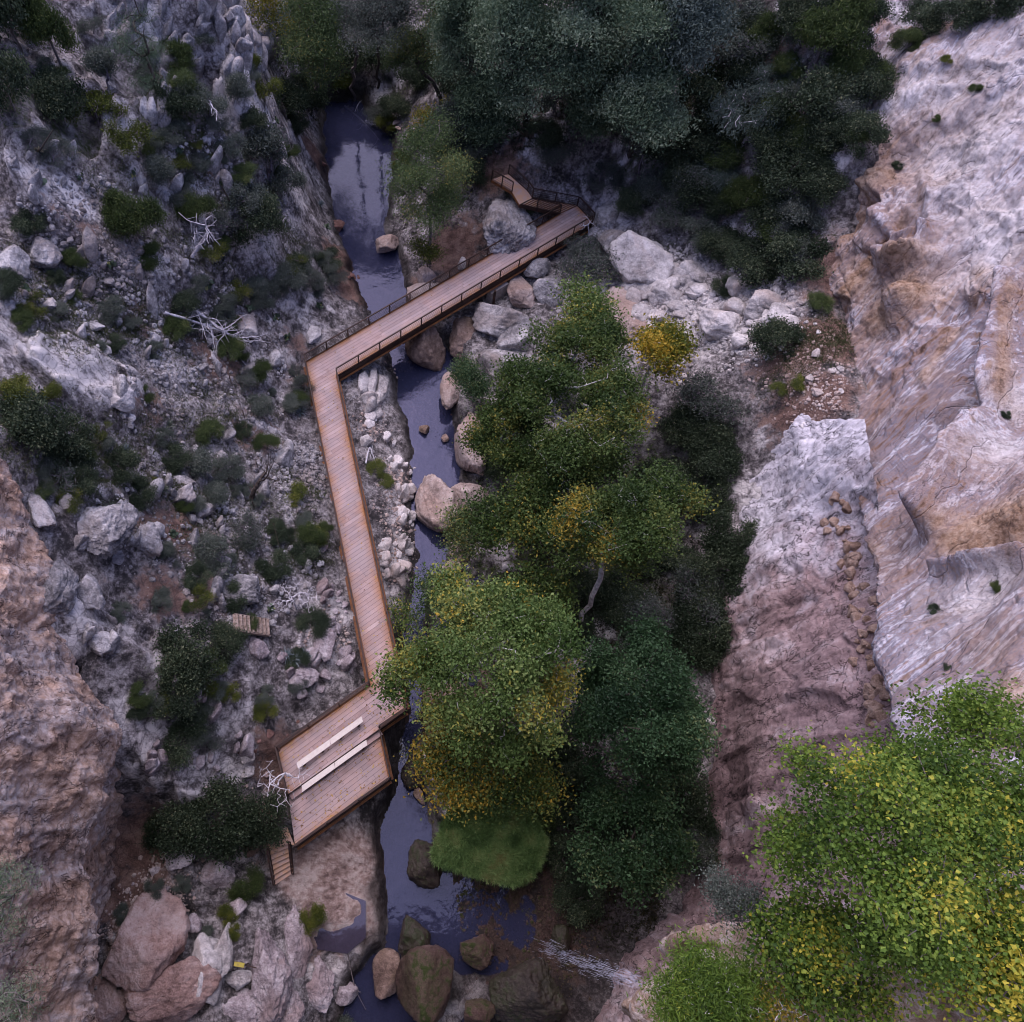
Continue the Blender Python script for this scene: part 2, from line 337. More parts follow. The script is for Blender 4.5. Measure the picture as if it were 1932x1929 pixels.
def hit(px, py):
    r = ray(px, py); z = 34.0
    while z > -1.5:
        d = (z-H)/r[2]
        if z <= hgt(r[0]*d, r[1]*d): break
        z -= .1
    return np.array([r[0]*d, r[1]*d, z])
def zone(lst):
    w = np.zeros(len(G2))
    for px, py, rp, a in lst:
        c = hit(px, py); r = rp*mpp(c); w = np.maximum(w, a*np.exp(-((G2-c[:2])**2).sum(1)/(r*r)))
    return w
RED = zone([(650, 490, 40, 1), (600, 300, 28, 1), (672, 550, 35, 1), (590, 720, 45, .6), (560, 650, 35, .5), (1560, 640, 80, .9), (1530, 760, 60, .9), (1480, 680, 60, .6), (1600, 520, 70, .9), (940, 320, 45, .8), (860, 470, 60, .9),
            (980, 280, 60, .5), (1350, 420, 60, .3), (270, 1600, 90, .75), (250, 1700, 80, .8), (420, 680, 70, .55), (540, 1440, 60, .9), (480, 1560, 60, .7), (330, 1000, 60, .7), (250, 740, 60, .5), (480, 820, 60, .5), (150, 420, 60, .4), (400, 330, 50, .4), (300, 1120, 50, .7), (400, 1120, 60, .5), (260, 610, 60, .35), (1450, 110, 60, .5),
            (720, 1620, 60, .4), (800, 560, 60, .6), (740, 640, 30, .8), (1000, 1750, 150, .6), (810, 780, 30, 1), (860, 1320, 120, .7), (600, 1780, 60, .4)])
PALE = zone([(1250, 560, 110, .9), (1350, 600, 90, .8), (1180, 640, 70, .9), (1440, 590, 50, .6), (720, 740, 45, .9), (755, 880, 35, .9), (770, 980, 32, .9), (755, 1060, 40, .9), (740, 1130, 30, .8), (640, 1150, 35, .6), (50, 640, 70, .8), (20, 560, 50, .6),
             (470, 300, 60, .6), (130, 380, 80, .45), (330, 690, 40, .8), (430, 800, 90, .5), (350, 760, 50, .5), (1040, 700, 70, .8), (480, 960, 60, .5), (640, 1680, 70, .6), (670, 1750, 45, .75), (650, 1600, 40, .5), (620, 1240, 40, .7), (560, 1290, 40, .4),
             (300, 50, 120, .55), (430, 110, 60, .55), (1150, 420, 50, .7), (600, 620, 25, .6), (240, 330, 60, .3), (540, 1800, 50, .4)])
GRN = zone([(100, 860, 90, .8), (210, 900, 90, .8), (420, 900, 70, .5), (350, 860, 60, .5), (300, 420, 80, .5), (500, 430, 60, .7), (80, 200, 120, .8), (330, 200, 110, .8), (500, 200, 70, .7), (600, 60, 150, .8), (1000, 180, 160, .6), (1300, 250, 200, .75),
            (1450, 400, 120, .7), (1000, 800, 160, .7), (1150, 1100, 220, .9), (980, 1080, 120, .9), (1000, 950, 120, .9), (1250, 900, 120, .8), (600, 930, 25, .9), (590, 1000, 25, .9), (720, 900, 20, .7), (180, 600, 60, .5), (110, 560, 50, .5), (330, 1290, 90, .6), (420, 1050, 60, .5), (560, 1150, 40, .5), (780, 120, 120, .7), (1300, 100, 150, .7), (900, 300, 60, .5)])
WET_SHADE = np.clip(sstep(.9, .05, SD)*.8+zone([(720, 1680, 26, 1), (725, 1560, 28, 1), (745, 1400, 30, 1), (705, 1780, 22, .8), (1030, 1740, 190, .95), (1130, 1650, 90, .7)]), 0, 1)  # wet creek margins, plus the arch's shade painted dark on the gorge floor
me = mesh('terrain', np.c_[G2, Z], gridfaces(len(YS), len(XS))[:, ::-1], True, {'zone': np.c_[RED, PALE, GRN], 'wet': WET_SHADE, 'smoothrock': smooth, 'rocktop': TOP})
def terrain_mat():
    t = NT('canyon_ground', .92, .15); w = t.warp(.35, 1.1)
    n0 = t.noise(.25, 5, .6); n1 = t.noise(1.1, 7, .66); n2 = t.noise(4.5, 8, .75); n3 = t.noise(22, 4, .8)
    R, Pl, Gn = t.attr('zone', 0), t.attr('zone', 1), t.attr('zone', 2)
    f = t.math('ADD', t.math('MULTIPLY', n1, .45), t.math('ADD', t.math('MULTIPLY', n2, .4), t.math('MULTIPLY', n3, .15)))
    f = t.math('ADD', f, t.math('MULTIPLY', Pl, .085))
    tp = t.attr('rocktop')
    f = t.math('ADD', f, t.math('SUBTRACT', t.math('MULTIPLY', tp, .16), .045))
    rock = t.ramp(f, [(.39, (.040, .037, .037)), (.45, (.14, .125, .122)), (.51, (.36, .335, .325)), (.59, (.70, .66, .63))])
    fs = t.math('ADD', t.math('MULTIPLY', n1, .5), t.math('MULTIPLY', n3, .5))
    soil = t.ramp(fs, [(.38, (.05, .030, .024)), (.5, (.17, .105, .083)), (.60, (.36, .25, .20))])
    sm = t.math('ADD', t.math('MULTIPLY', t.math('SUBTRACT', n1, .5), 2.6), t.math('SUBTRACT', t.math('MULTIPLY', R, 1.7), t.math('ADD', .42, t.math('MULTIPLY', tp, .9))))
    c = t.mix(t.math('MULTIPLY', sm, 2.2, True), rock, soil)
    nz = t.n('ShaderNodeSeparateXYZ'); t.l(t.n('ShaderNodeNewGeometry').outputs['Normal'], nz.inputs[0])
    gm = t.math('ADD', t.math('MULTIPLY', t.math('SUBTRACT', n2, .5), 3.2), t.math('ADD', t.math('MULTIPLY', Gn, 1.1), t.math('SUBTRACT', t.math('MULTIPLY', n0, 1.2), t.math('ADD', 1.12, t.math('MULTIPLY', tp, .8)))))
    grass = t.ramp(n3, [(.3, (.016, .022, .008)), (.5, (.045, .06, .02)), (.7, (.10, .12, .045))])
    c = t.mix(t.math('MULTIPLY', t.math('MULTIPLY', gm, 2., True), t.ramp(nz.outputs[2], [(.3, 0.), (.6, 1.)])), c, grass)
    S = t.attr('smoothrock')
    ledge = t.ramp(t.math('ADD', t.math('MULTIPLY', n1, .6), t.math('MULTIPLY', n2, .4)), [(.36, (.11, .075, .065)), (.47, (.27, .20, .175)), (.6, (.50, .43, .39))])
    c = t.mix(t.ramp(S, [(.2, 0.), (.6, 1.)]), c, ledge)
    wt = t.attr('wet'); wet_shade_mask = t.math('MULTIPLY', t.math('ADD', wt, t.math('SUBTRACT', n1, .5)), 1.6, True)
    c = t.mix(t.math('MULTIPLY', wet_shade_mask, .82), c, (.017, .014, .012))  # dark tone for wet ground and for the painted gorge shade
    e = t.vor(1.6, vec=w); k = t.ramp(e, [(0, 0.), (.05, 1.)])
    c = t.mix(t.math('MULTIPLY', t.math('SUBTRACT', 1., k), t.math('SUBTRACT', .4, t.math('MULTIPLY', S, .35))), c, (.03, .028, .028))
    t.put(t.b.inputs['Roughness'], t.math('SUBTRACT', .92, t.math('MULTIPLY', wet_shade_mask, .5)))
    t.bump(t.math('ADD', t.math('ADD', t.math('MULTIPLY', n2, .9), t.math('MULTIPLY', n3, .22)), t.math('MULTIPLY', k, .12)), .75, .25)
    return t.fin(c)
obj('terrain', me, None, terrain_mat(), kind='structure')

# ------------------------------------------------------------------ water
def water_mat(name, base, bsc, bst, alpha=1.):
    t = NT(name, .06, .5); t.b.inputs['IOR'].default_value = 1.45; t.b.inputs['Specular Tint'].default_value = (.62, .66, 1, 1)
    n = t.noise(bsc, 3, .55, dist=.4); n2 = t.noise(.5, 3, .5); t.bump(t.math('MULTIPLY', n, t.ramp(n2, [(.44, .03), (.58, 1.)])), bst, .1)
    t.b.inputs['Alpha'].default_value = alpha
    return t.fin(base)
WM = water_mat('creek_water', (.026, .030, .062), 2.2, .16, .80)
def sheet(name, pts, z, mat, n=1):
    mb = MB(); b = np.array([p[:2] for p in pts]); c = b.mean(0)
    mb.poly(np.c_[np.concatenate([[c], b, b[:1]]), np.full(len(b)+2, z)]); return mb.build(name, mat, kind='structure')
sheet('water', [(-14, -16), (8, -16), (12, 2), (8, 22), (2, 40), (3, 78), (-16, 78), (-17, 40)], 0, WM)
PM = water_mat('pool_water', (.040, .034, .052), 1.5, .05, .9)
PQ = np.array([at(x, y, 1.0)[:2] for x, y in ((600, 1690), (640, 1690), (680, 1700), (680, 1765), (650, 1790), (600, 1780))]); PZ = float(np.quantile(Z[poly_sd(G2, PQ) < 0], .36))
sheet('water', [at(x, y, PZ) for x, y in ((585, 1680), (640, 1680), (690, 1700), (690, 1770), (655, 1800), (590, 1790))], PZ, PM)
WF = NT('white_water', .35, .5); WF.fin((.62, .64, .72)); WF.b.inputs['Alpha'].default_value = .34; WF = WF.m

# ------------------------------------------------------------------ cliffs: lofted rock sheets
def catmull(P, n, ax=0):
    P = np.moveaxis(np.asarray(P, float), ax, 0); m = len(P)
    t = np.linspace(0, m-1, n); i = np.clip(t.astype(int), 0, m-2); f = (t-i)[(...,)+(None,)*(P.ndim-1)]
    p0, p1, p2, p3 = P[np.clip(i-1, 0, m-1)], P[i], P[i+1], P[np.clip(i+2, 0, m-1)]
    a = .5*(2*p1+(p2-p0)*f+(2*p0-5*p1+4*p2-p3)*f**2+(3*p1-p0-3*p2+p3)*f**3)
    b = p1+(p2-p1)*f
    return np.moveaxis(.7*a+.3*b, 0, ax)
def finder(V):
    """the point of a rock sheet met along a bearing"""
    d = (V[:, 1]*CP+(H-V[:, 2])*SP); pu = CX+F*V[:, 0]/d; pv = CY-F*(V[:, 1]*SP-(H-V[:, 2])*CP)/d
    def f(px, py):
        i = int(np.argmin((pu-px)**2+(pv-py)**2)); return V[i], d[i]/F
    return f
def patches(V, f, lst, squash=None):
    w = np.zeros(len(V))
    for px, py, rp, a in lst:
        c, k = f(px, py); w = np.maximum(w, a*np.exp(-((V-c)**2).sum(1)/(rp*k)**2))
    return w
def strokes(V, f, pts, rp):
    """closeness to a line drawn over the rock, 0 to 1"""
    Q = [f(*p) for p in pts]; best = np.full(len(V), 1e9)
    for (a, k), (b, _) in zip(Q[:-1], Q[1:]):
        ab = b-a; t = np.clip(((V-a)@ab)/(ab@ab+1e-9), 0, 1); best = np.minimum(best, ((V-a-t[:, None]*ab)**2).sum(1)/(rp*k)**2)
    return np.exp(-best)
SHEETS = {}
def loft(name, stations, nu, nv, mat, disp, flip=False, rows=None, zones=None):
    S = catmull(catmull(np.array(stations), nu, 0), nv, 1)
    du = np.gradient(S, axis=0); dv = np.gradient(S, axis=1); N = np.cross(du, dv); N /= np.linalg.norm(N, axis=2, keepdims=True)+1e-9
    if flip: N = -N
    V, N = S.reshape(-1, 3), N.reshape(-1, 3)
    V = V+N*disp(V)[:, None]
    SHEETS[mat.name] = V; Fc = gridfaces(nu, nv); at_ = zones(V) if zones else None
    if flip: Fc = Fc[:, ::-1]
    return obj(name, mesh(name, V, Fc, True, at_), None, mat, kind='structure')
STRI = atX(1850, 775, 25.6)-atX(1650, 980, 22.3)
def upper_disp(V):
    q = V+.8*np.c_[fbm(V, .3, 3, s=2), fbm(V, .3, 3, s=3), fbm(V, .3, 3, s=4)]
    d = STRI/np.linalg.norm(STRI); al = q@d; pr = q-al[:, None]*d; st = pr+d*al[:, None]*.07
    f1, f2, I = cells(q, .33, 61); g1, g2, J = cells(q*np.array([1, 1, 1.4]), .9, 67)
    far = sstep(18, 28, V[:, 1])
    return (.9*fbm(V, .13, 3, s=71)+.35*fbm(V, .5, 5, .55, s=72, ridged=True)*(.12+1.0*far)+(.24-.02*far)*fbm(st, .8, 5, .6, s=73, ridged=True)+.13*fbm(st, 2.4, 4, .65, s=75, ridged=True)+.06*fbm(V, 2.4, 3, s=74)
            + far*(.8*(I-.45)*sstep(0, .25, f2-f1)+.3*(J-.5)*sstep(0, .2, g2-g1))+upper_relief(V))
UB = [(1720, 290, 70, 1.3), (1690, 420, 42, .9), (1715, 490, 40, -1.6), (1700, 560, 40, -1.5), (1790, 570, 46, .9), (1740, 860, 90, .7), (1890, 790, 50, .7), (1680, 1020, 40, .5), (1860, 1110, 60, .5), (1640, 330, 32, -.9), (1600, 400, 32, .7), (1650, 640, 40, .5), (1850, 1010, 36, 1.3), (1920, 985, 40, 1.4), (1790, 1040, 30, .8)]
GULLY = [(1905, 540), (1893, 640), (1885, 730), (1862, 820), (1822, 910), (1765, 985)]
RIDGE = [(1868, 560), (1852, 680), (1820, 800), (1765, 900)]
SLOT = [(1735, 300), (1748, 370), (1752, 430), (1735, 480)]
LIPS = [[(1640, 395), (1690, 445), (1745, 440)], [(1655, 470), (1700, 500), (1740, 490)], [(1770, 1075), (1840, 1065), (1932, 1050)]]
def upper_relief(V):
    f = finder(V); d = np.zeros(len(V))
    for px, py, rp, a in UB:
        c, k = f(px, py); d += a*np.exp(-((V-c)**2).sum(1)/(rp*k)**2)
    d += -2.3*strokes(V, f, GULLY, 26)+1.2*strokes(V, f, RIDGE, 28)-.7*strokes(V, f, SLOT, 10)
    for l in LIPS: d -= .8*strokes(V, f, l, 13)
    return d
def upper_zones(V):
    f = finder(V); n = fbm(V, .5, 4, s=91)
    tan = np.maximum(patches(V, f, [(1640, 330, 60, 1), (1610, 420, 60, 1), (1600, 540, 60, 1), (1690, 470, 60, .9), (1660, 600, 50, 1), (1710, 540, 50, 1.1), (1600, 640, 30, .8), (1640, 270, 36, .8), (1860, 1000, 70, 1.15), (1920, 980, 60, 1.15), (1800, 1020, 40, 1.0), (1880, 1230, 60, .7), (1900, 1300, 60, .8), (1640, 1040, 30, .7), (1905, 560, 40, .7), (1770, 560, 22, .5)]), .95*strokes(V, f, GULLY, 22))
    tan = np.maximum(tan, .75*strokes(V, f, [(1850, 520), (1840, 570), (1790, 640), (1740, 710)], 16)); tan = np.maximum(tan, .7*strokes(V, f, [(1880, 560), (1882, 640), (1870, 720)], 14))
    white = patches(V, f, [(1850, 250, 120, 1), (1900, 420, 110, 1), (1760, 180, 90, .9), (1800, 360, 70, .9), (1680, 200, 70, .8), (1870, 120, 100, .9), (1640, 140, 50, .8), (1890, 850, 70, 1), (1920, 760, 60, .8), (1830, 1130, 90, .8), (1890, 1090, 60, .9), (1760, 1210, 40, .6), (1850, 500, 50, .8)])
    return {'zone': np.c_[np.clip(tan+.35*n*(tan > .05), 0, 1), np.clip(white+.4*n*(white > .05), 0, 1), 0*tan]}
def cliff_mat():
    t = NT('banded_cliff', .9, .15); w = t.warp(.5, .4); w2 = t.warp(.3, 1.5)
    st = t.stretch(STRI, .07, 1.25, w); s1 = t.noise(.55, 6, .66, st); s2 = t.noise(2.6, 6, .7, st)
    n1 = t.noise(.45, 6, .6); n2 = t.noise(3.2, 8, .75); n3 = t.noise(16, 4, .8)
    f = t.math('ADD', t.math('MULTIPLY', s1, .55), t.math('ADD', t.math('MULTIPLY', s2, .33), t.math('MULTIPLY', n2, .12)))
    c = t.ramp(f, [(.39, (.13, .08, .058)), (.44, (.32, .22, .18)), (.47, (.25, .235, .27)), (.495, (.34, .26, .245)), (.52, (.27, .255, .295)), (.55, (.64, .62, .65)), (.575, (.36, .29, .29)), (.62, (.34, .23, .16))])
    br = t.ramp(t.noise(.16, 5, .62, w), [(.50, 0.), (.60, 1.)])
    c = t.mix(t.math('MULTIPLY', br, .4), c, t.ramp(n2, [(.35, (.14, .08, .05)), (.5, (.32, .20, .125)), (.65, (.50, .37, .27))]))
    g_ = t.math('ADD', t.math('MULTIPLY', n1, .4), t.math('MULTIPLY', n2, .6))
    c = t.mix(t.math('MULTIPLY', t.attr('zone', 1), .85), c, t.ramp(g_, [(.38, (.25, .22, .21)), (.46, (.48, .44, .42)), (.56, (.72, .68, .66))]))
    c = t.mix(t.math('MULTIPLY', t.attr('zone', 0), .9), c, t.ramp(g_, [(.38, (.115, .068, .04)), (.47, (.30, .19, .115)), (.57, (.50, .36, .25))]))
    w2 = t.stretch(STRI, .35, 1.1, t.warp(1.0, .9)); e = t.vor(.5, vec=w2); k = t.ramp(e, [(0, 0.), (.022, 1.)]); kk = t.math('MULTIPLY', t.math('SUBTRACT', 1., k), t.ramp(t.noise(.8, 4, .6), [(.54, 0.), (.68, .6)]))
    c = t.mix(kk, c, (.07, .05, .04)); c = t.mix(t.math('MULTIPLY', t.ramp(n2, [(.60, 0.), (.72, 1.)]), .6), c, (.13, .10, .085))
    ln = t.lines(st, 1.1, .012); c = t.mix(t.math('MULTIPLY', ln, t.ramp(n1, [(.45, 0.), (.6, .75)])), c, (.05, .035, .03)); ln2 = t.lines(t.warp(.6, 1.), .8, .008); c = t.mix(t.math('MULTIPLY', ln2, t.math('MULTIPLY', t.attr('zone', 1), .6)), c, (.08, .06, .05))
    t.bump(t.math('ADD', t.math('ADD', t.math('MULTIPLY', s2, .7), t.math('MULTIPLY', n2, .6)), t.math('ADD', t.math('MULTIPLY', n3, .25), t.math('MULTIPLY', k, .3))), .8, .28)
    return t.fin(c)
US = """1635,20,30 1700,50,31.5 1800,40,33 1932,0,35 2200,-60,38
1600,130,28.3 1650,170,29 1760,150,31 1932,90,33.5 2200,20,37
1612,240,27.8 1660,260,28.3 1780,260,30.5 1932,220,33 2250,150,36.5
1575,330,27 1650,345,27.6 1770,360,29.5 1932,330,31.5 2300,260,35
1565,460,26.3 1660,480,27 1750,490,28.2 1932,450,30 2300,380,33
1580,570,26 1680,560,26.8 1780,560,27.8 1932,550,29 2350,480,32
1590,700,25 1690,690,25.8 1800,680,26.8 1932,660,28 2350,580,31
1578,830,23.6 1660,815,24.3 1780,800,25.2 1932,780,26.3 2350,700,29
1610,960,21.8 1700,930,22.5 1820,890,23.4 1932,860,24.3 2350,790,27
1640,1080,19.8 1720,1050,20.5 1830,1000,21.5 1932,960,22.4 2350,890,25.5
1655,1200,17.8 1740,1160,18.6 1850,1100,19.7 1932,1060,20.5 2350,990,24
1690,1370,15.8 1760,1310,16.6 1850,1240,17.6 1932,1190,18.5 2350,1100,22
1705,1520,14.2 1780,1460,15 1860,1400,16 1932,1340,17 2350,1250,21
1700,1680,12.7 1790,1640,13.6 1870,1600,14.6 1932,1560,15.6 2350,1450,20
1690,1850,12 1790,1830,12.8 1870,1810,13.8 1932,1780,14.8 2350,1700,19"""
st = []
for i, l in enumerate(US.split('\n')):
    r = [atX(*map(float, q.split(','))) for q in l.split()]
    under = r[0]+(np.array([.4, .2, -4.0]) if i < 7 else np.array([2.2, .5, -2.2])); st.append([under]+r+[r[-1]+np.array([22., -3., 2.5])])
loft('cliff', st, 620, 420, cliff_mat(), upper_disp, True, zones=upper_zones)
BS = """1370,800,4 1420,790,5.5 1490,770,8 1560,790,9.5 1640,800,12
1350,930,2 1400,920,4 1480,900,7 1560,900,10 1650,930,13.5
1335,1060,1 1400,1050,4 1480,1040,7.125 1570,1030,9.57 1680,1040,12.48
1325,1200,0.3 1400,1180,4.5 1500,1160,8.55 1600,1150,11.745 1720,1160,14.82
1325,1330,0.3 1410,1310,6 1520,1290,10.925 1630,1280,13.92 1760,1290,16.38
1325,1480,0.3 1420,1460,7 1540,1440,12.35 1650,1430,15.66 1780,1440,17.94
1330,1620,0.3 1430,1600,7.5 1550,1590,13.3 1660,1580,16.53 1800,1590,18.72
1285,1730,0 1380,1740,7 1500,1740,12.825 1620,1740,16.53 1800,1740,19.5
1190,1800,0 1260,1830,7 1370,1850,14 1500,1870,20 1700,1880,25
1115,1930,0 1170,1960,7 1260,2000,14 1400,2050,20 1600,2100,25
1060,2100,0 1110,2130,7 1200,2150,14 1320,2200,20 1500,2250,25"""
st = []
for l in BS.split('\n'):
    r = [at(*map(float, q.split(','))) for q in l.split()]; st.append([r[0]+np.array([-.2, 0, -1.5])]+r)
STRB = atX(1640, 1290, 16.3)-atX(1330, 1470, 16.6)
def lower_disp(V):
    d = STRB/np.linalg.norm(STRB); q = V+.6*np.c_[fbm(V, .3, 3, s=12), fbm(V, .3, 3, s=13), fbm(V, .3, 3, s=14)]
    al = q@d; s_ = q-al[:, None]*d*.78
    f1, f2, I = cells(s_*np.array([1, 1, 1.3]), .55, 81); wh = sstep(13, 18, V[:, 1])
    return .7*fbm(V, .2, 3, s=15)+.42*(I-.5)*sstep(0, .08, f2-f1)*(1-.4*wh)+.26*fbm(s_, .8, 5, .6, s=16, ridged=True)+.06*fbm(V, 2.5, 3, s=17)
def wall_mat():
    t = NT('brown_wall', .9, .15); w = t.warp(.9, .4); w2 = t.warp(.35, 1.3)
    st_ = t.stretch(STRB, .16, 1., w); s1 = t.noise(.6, 6, .62, st_); n1 = t.noise(.5, 6, .6); n2 = t.noise(3, 8, .75); n3 = t.noise(17, 4, .8)
    f = t.math('ADD', t.math('MULTIPLY', s1, .55), t.math('ADD', t.math('MULTIPLY', n2, .3), t.math('MULTIPLY', n3, .15)))
    c = t.ramp(f, [(.37, (.10, .07, .07)), (.455, (.24, .168, .16)), (.53, (.36, .265, .25)), (.61, (.54, .45, .44))])
    p = t.n('ShaderNodeSeparateXYZ'); t.l(t.pos, p.inputs[0])
    wy = t.math('ADD', t.math('MULTIPLY', t.math('SUBTRACT', p.outputs[1], 13.2), .17), t.math('MULTIPLY', t.math('SUBTRACT', n1, .5), 2.6))
    c = t.mix(t.math('MULTIPLY', wy, 1., True), c, t.ramp(t.math('ADD', t.math('MULTIPLY', n1, .4), t.math('MULTIPLY', n2, .6)), [(.38, (.26, .24, .26)), (.46, (.50, .475, .50)), (.57, (.72, .69, .72))]))
    gz = t.math('MULTIPLY', t.math('SUBTRACT', p.outputs[2], 15.), .2, True); c = t.mix(t.math('MULTIPLY', t.math('MULTIPLY', gz, t.ramp(n1, [(.42, 0.), (.55, 1.)])), .7), c, (.17, .15, .15))
    w2 = t.stretch(STRB, .30, 1.25, t.warp(.55, 1.3)); e = t.vor(.6, vec=w2); k = t.ramp(e, [(0, 0.), (.016, 1.)]); kk = t.math('MULTIPLY', t.math('SUBTRACT', 1., k), t.ramp(t.noise(.9, 4, .6), [(.45, 0.), (.62, .9)]))
    c = t.mix(kk, c, (.035, .026, .024))
    la = t.lines(t.stretch(STRB, .13, 1.2, t.warp(.4, .8)), .7, .012); lb = t.lines(t.warp(.5, 1.2), .75, .010); k = t.math('SUBTRACT', 1., t.math('MAXIMUM', la, lb))
    c = t.mix(t.math('MULTIPLY', t.math('SUBTRACT', 1., k), t.ramp(t.noise(.7, 3, .6), [(.38, .1), (.56, .9)])), c, (.03, .022, .024))
    t.bump(t.math('ADD', t.math('ADD', t.math('MULTIPLY', s1, .6), t.math('MULTIPLY', n2, .6)), t.math('ADD', t.math('MULTIPLY', n3, .22), t.math('MULTIPLY', k, .35))), .8, .25)
    return t.fin(c)
loft('cliff', st, 420, 260, wall_mat(), lower_disp, True)
LS = """30,900,-16 0,860,-16.3 -100,830,-17 -300,800,-19
95,1060,-15 40,1040,-15.3 0,1020,-15.6 -200,980,-18
150,1220,-14 80,1200,-14.2 0,1180,-14.5 -200,1140,-16.5
228,1390,-12.3 120,1360,-12.9 0,1340,-13.4 -200,1300,-15.5
195,1510,-12.2 110,1500,-12.7 0,1490,-13.2 -200,1450,-15
178,1650,-12.2 100,1650,-12.6 0,1650,-13 -200,1620,-14.5
170,1800,-12.2 100,1810,-12.5 0,1820,-12.9 -200,1800,-14
165,1940,-12 90,1960,-12.3 0,1980,-12.7 -200,1980,-13.5
150,2150,-11.5 80,2160,-11.8 0,2170,-12.2 -200,2180,-13"""
st = []
for i, l in enumerate(LS.split('\n')):
    r = [atX(*map(float, q.split(','))) for q in l.split()]
    a = r[0]+np.array([-1.3, 0, -1.8]); b = np.array([r[0][0]-1.2, r[0][1], 3.0]); b[2] = min(b[2], a[2]-1)
    st.append([b, a]+r)
def left_disp(V):
    q = V+.6*np.c_[fbm(V, .3, 3, s=22), fbm(V, .3, 3, s=23), fbm(V, .3, 3, s=24)]; s_ = q*np.array([1, 1, .3]); f1, f2, I = cells(q, .6, 83)
    return .8*fbm(V, .22, 3, s=25)+.35*fbm(s_, .7, 5, .55, s=26, ridged=True)+.13*(I-.5)*sstep(0, .35, f2-f1)+.22*fbm(V, 1.2, 5, .62, s=27)+.2*fbm(s_, 1.6, 4, .6, s=28, ridged=True)
def left_mat():
    t = NT('tan_cliff', .92, .12); w = t.warp(1., .5); st_ = t.stretch((.1, -.25, 1), .22, 1., w); s1 = t.noise(.6, 6, .62, st_)
    n1 = t.noise(.4, 6, .6); n2 = t.noise(3, 8, .75); n3 = t.noise(16, 4, .8)
    f = t.math('ADD', t.math('MULTIPLY', s1, .4), t.math('ADD', t.math('MULTIPLY', n2, .4), t.math('MULTIPLY', n3, .2)))
    c = t.ramp(f, [(.37, (.17, .105, .075)), (.45, (.42, .28, .20)), (.52, (.60, .44, .345)), (.60, (.74, .64, .575))])
    g = t.ramp(t.math('ADD', n1, t.math('MULTIPLY', t.math('SUBTRACT', s1, .5), .6)), [(.47, 0.), (.58, 1.)])
    c = t.mix(t.math('MULTIPLY', g, .5), c, t.ramp(n2, [(.36, (.09, .085, .09)), (.5, (.24, .23, .24)), (.64, (.46, .44, .45))]))
    k = t.math('SUBTRACT', 1., t.math('MAXIMUM', t.lines(t.stretch((.1, -.25, 1), .3, 1., t.warp(.5, .8)), .7, .010), t.lines(t.warp(.5, 1.), .6, .006))); c = t.mix(t.math('MULTIPLY', t.math('SUBTRACT', 1., k), t.ramp(t.noise(.8, 3), [(.45, 0.), (.58, .8)])), c, (.06, .042, .036))
    t.bump(t.math('ADD', t.math('ADD', t.math('MULTIPLY', s1, .6), t.math('MULTIPLY', n2, .7)), t.math('ADD', t.math('MULTIPLY', n3, .25), t.math('MULTIPLY', k, .3))), .85, .25)
    return t.fin(c)
LM = left_mat()
loft('cliff', st, 380, 240, LM, left_disp)
# ledge at the top of the travertine arch, low right, and the arch itself behind the viewpoint
LG = """1205,1890,25.2 1255,1850,25.9 1330,1800,26.3 1500,1780,26.8 1800,1800,27.5 2300,1700,28
1215,1940,25 1260,1910,26.2 1340,1880,26.7 1500,1890,27.2 1800,1900,28 2300,1900,28.5
1225,2080,24.5 1280,2060,26 1340,2050,27 1500,2050,27.5 1800,2050,28.5 2300,2100,29"""
L0 = """1310,1750,25.0 1345,1745,25.5 1400,1745,25.9 1520,1760,26.3 1760,1745,26.6 2300,1640,27
1290,1765,24.8 1325,1760,25.4 1390,1765,26.0 1520,1775,26.5 1780,1765,26.9 2300,1680,27.2
1345,1815,25.0 1360,1805,25.7 1400,1800,26.2 1520,1800,26.6 1800,1785,27.1 2300,1720,27.5"""
st = []
for l in (L0+'\n'+LG).split('\n'):
    r = [at(*map(float, q.split(','))) for q in l.split()]; st.append([r[0]+np.array([.9, -.6, -5.]), r[0]+np.array([.3, -.15, -.8])]+r)
LEDGE = np.array(st)
def ledge_disp(V):
    f1, f2, I = cells(V, .9, 85); return .25*fbm(V, .5, 3, s=34)+.28*(I-.5)*sstep(0, .25, f2-f1)+.12*fbm(V, 1.8, 4, .6, s=35)
LGM = rock_mat('ledge_rock', (.16, .10, .07), (.34, .25, .18), (.62, .57, .52), (.30, .17, .07), 1.4, .5)
loft('cliff', st, 220, 260, LGM, ledge_disp, True)
def ledge_z(px, py):
    """ground under the ledge plants"""
    return 26.6
st = []
for x in np.linspace(-34, 34, 12):
    top = 33+1.2*math.sin(x*.5); yl = -3.6+.5*math.sin(x*.9)-.02*abs(x); zl = 24.5-.006*x*x
    st.append([(x, -44, zl-3), (x, -20, zl+1), (x, yl-1.5, zl), (x, yl, zl+2.5), (x, yl-.3, 29), (x, yl-1.8, top), (x, -20, top+1.5), (x, -44, top+3)])
loft('cliff', st, 160, 160, LM, left_disp, True)
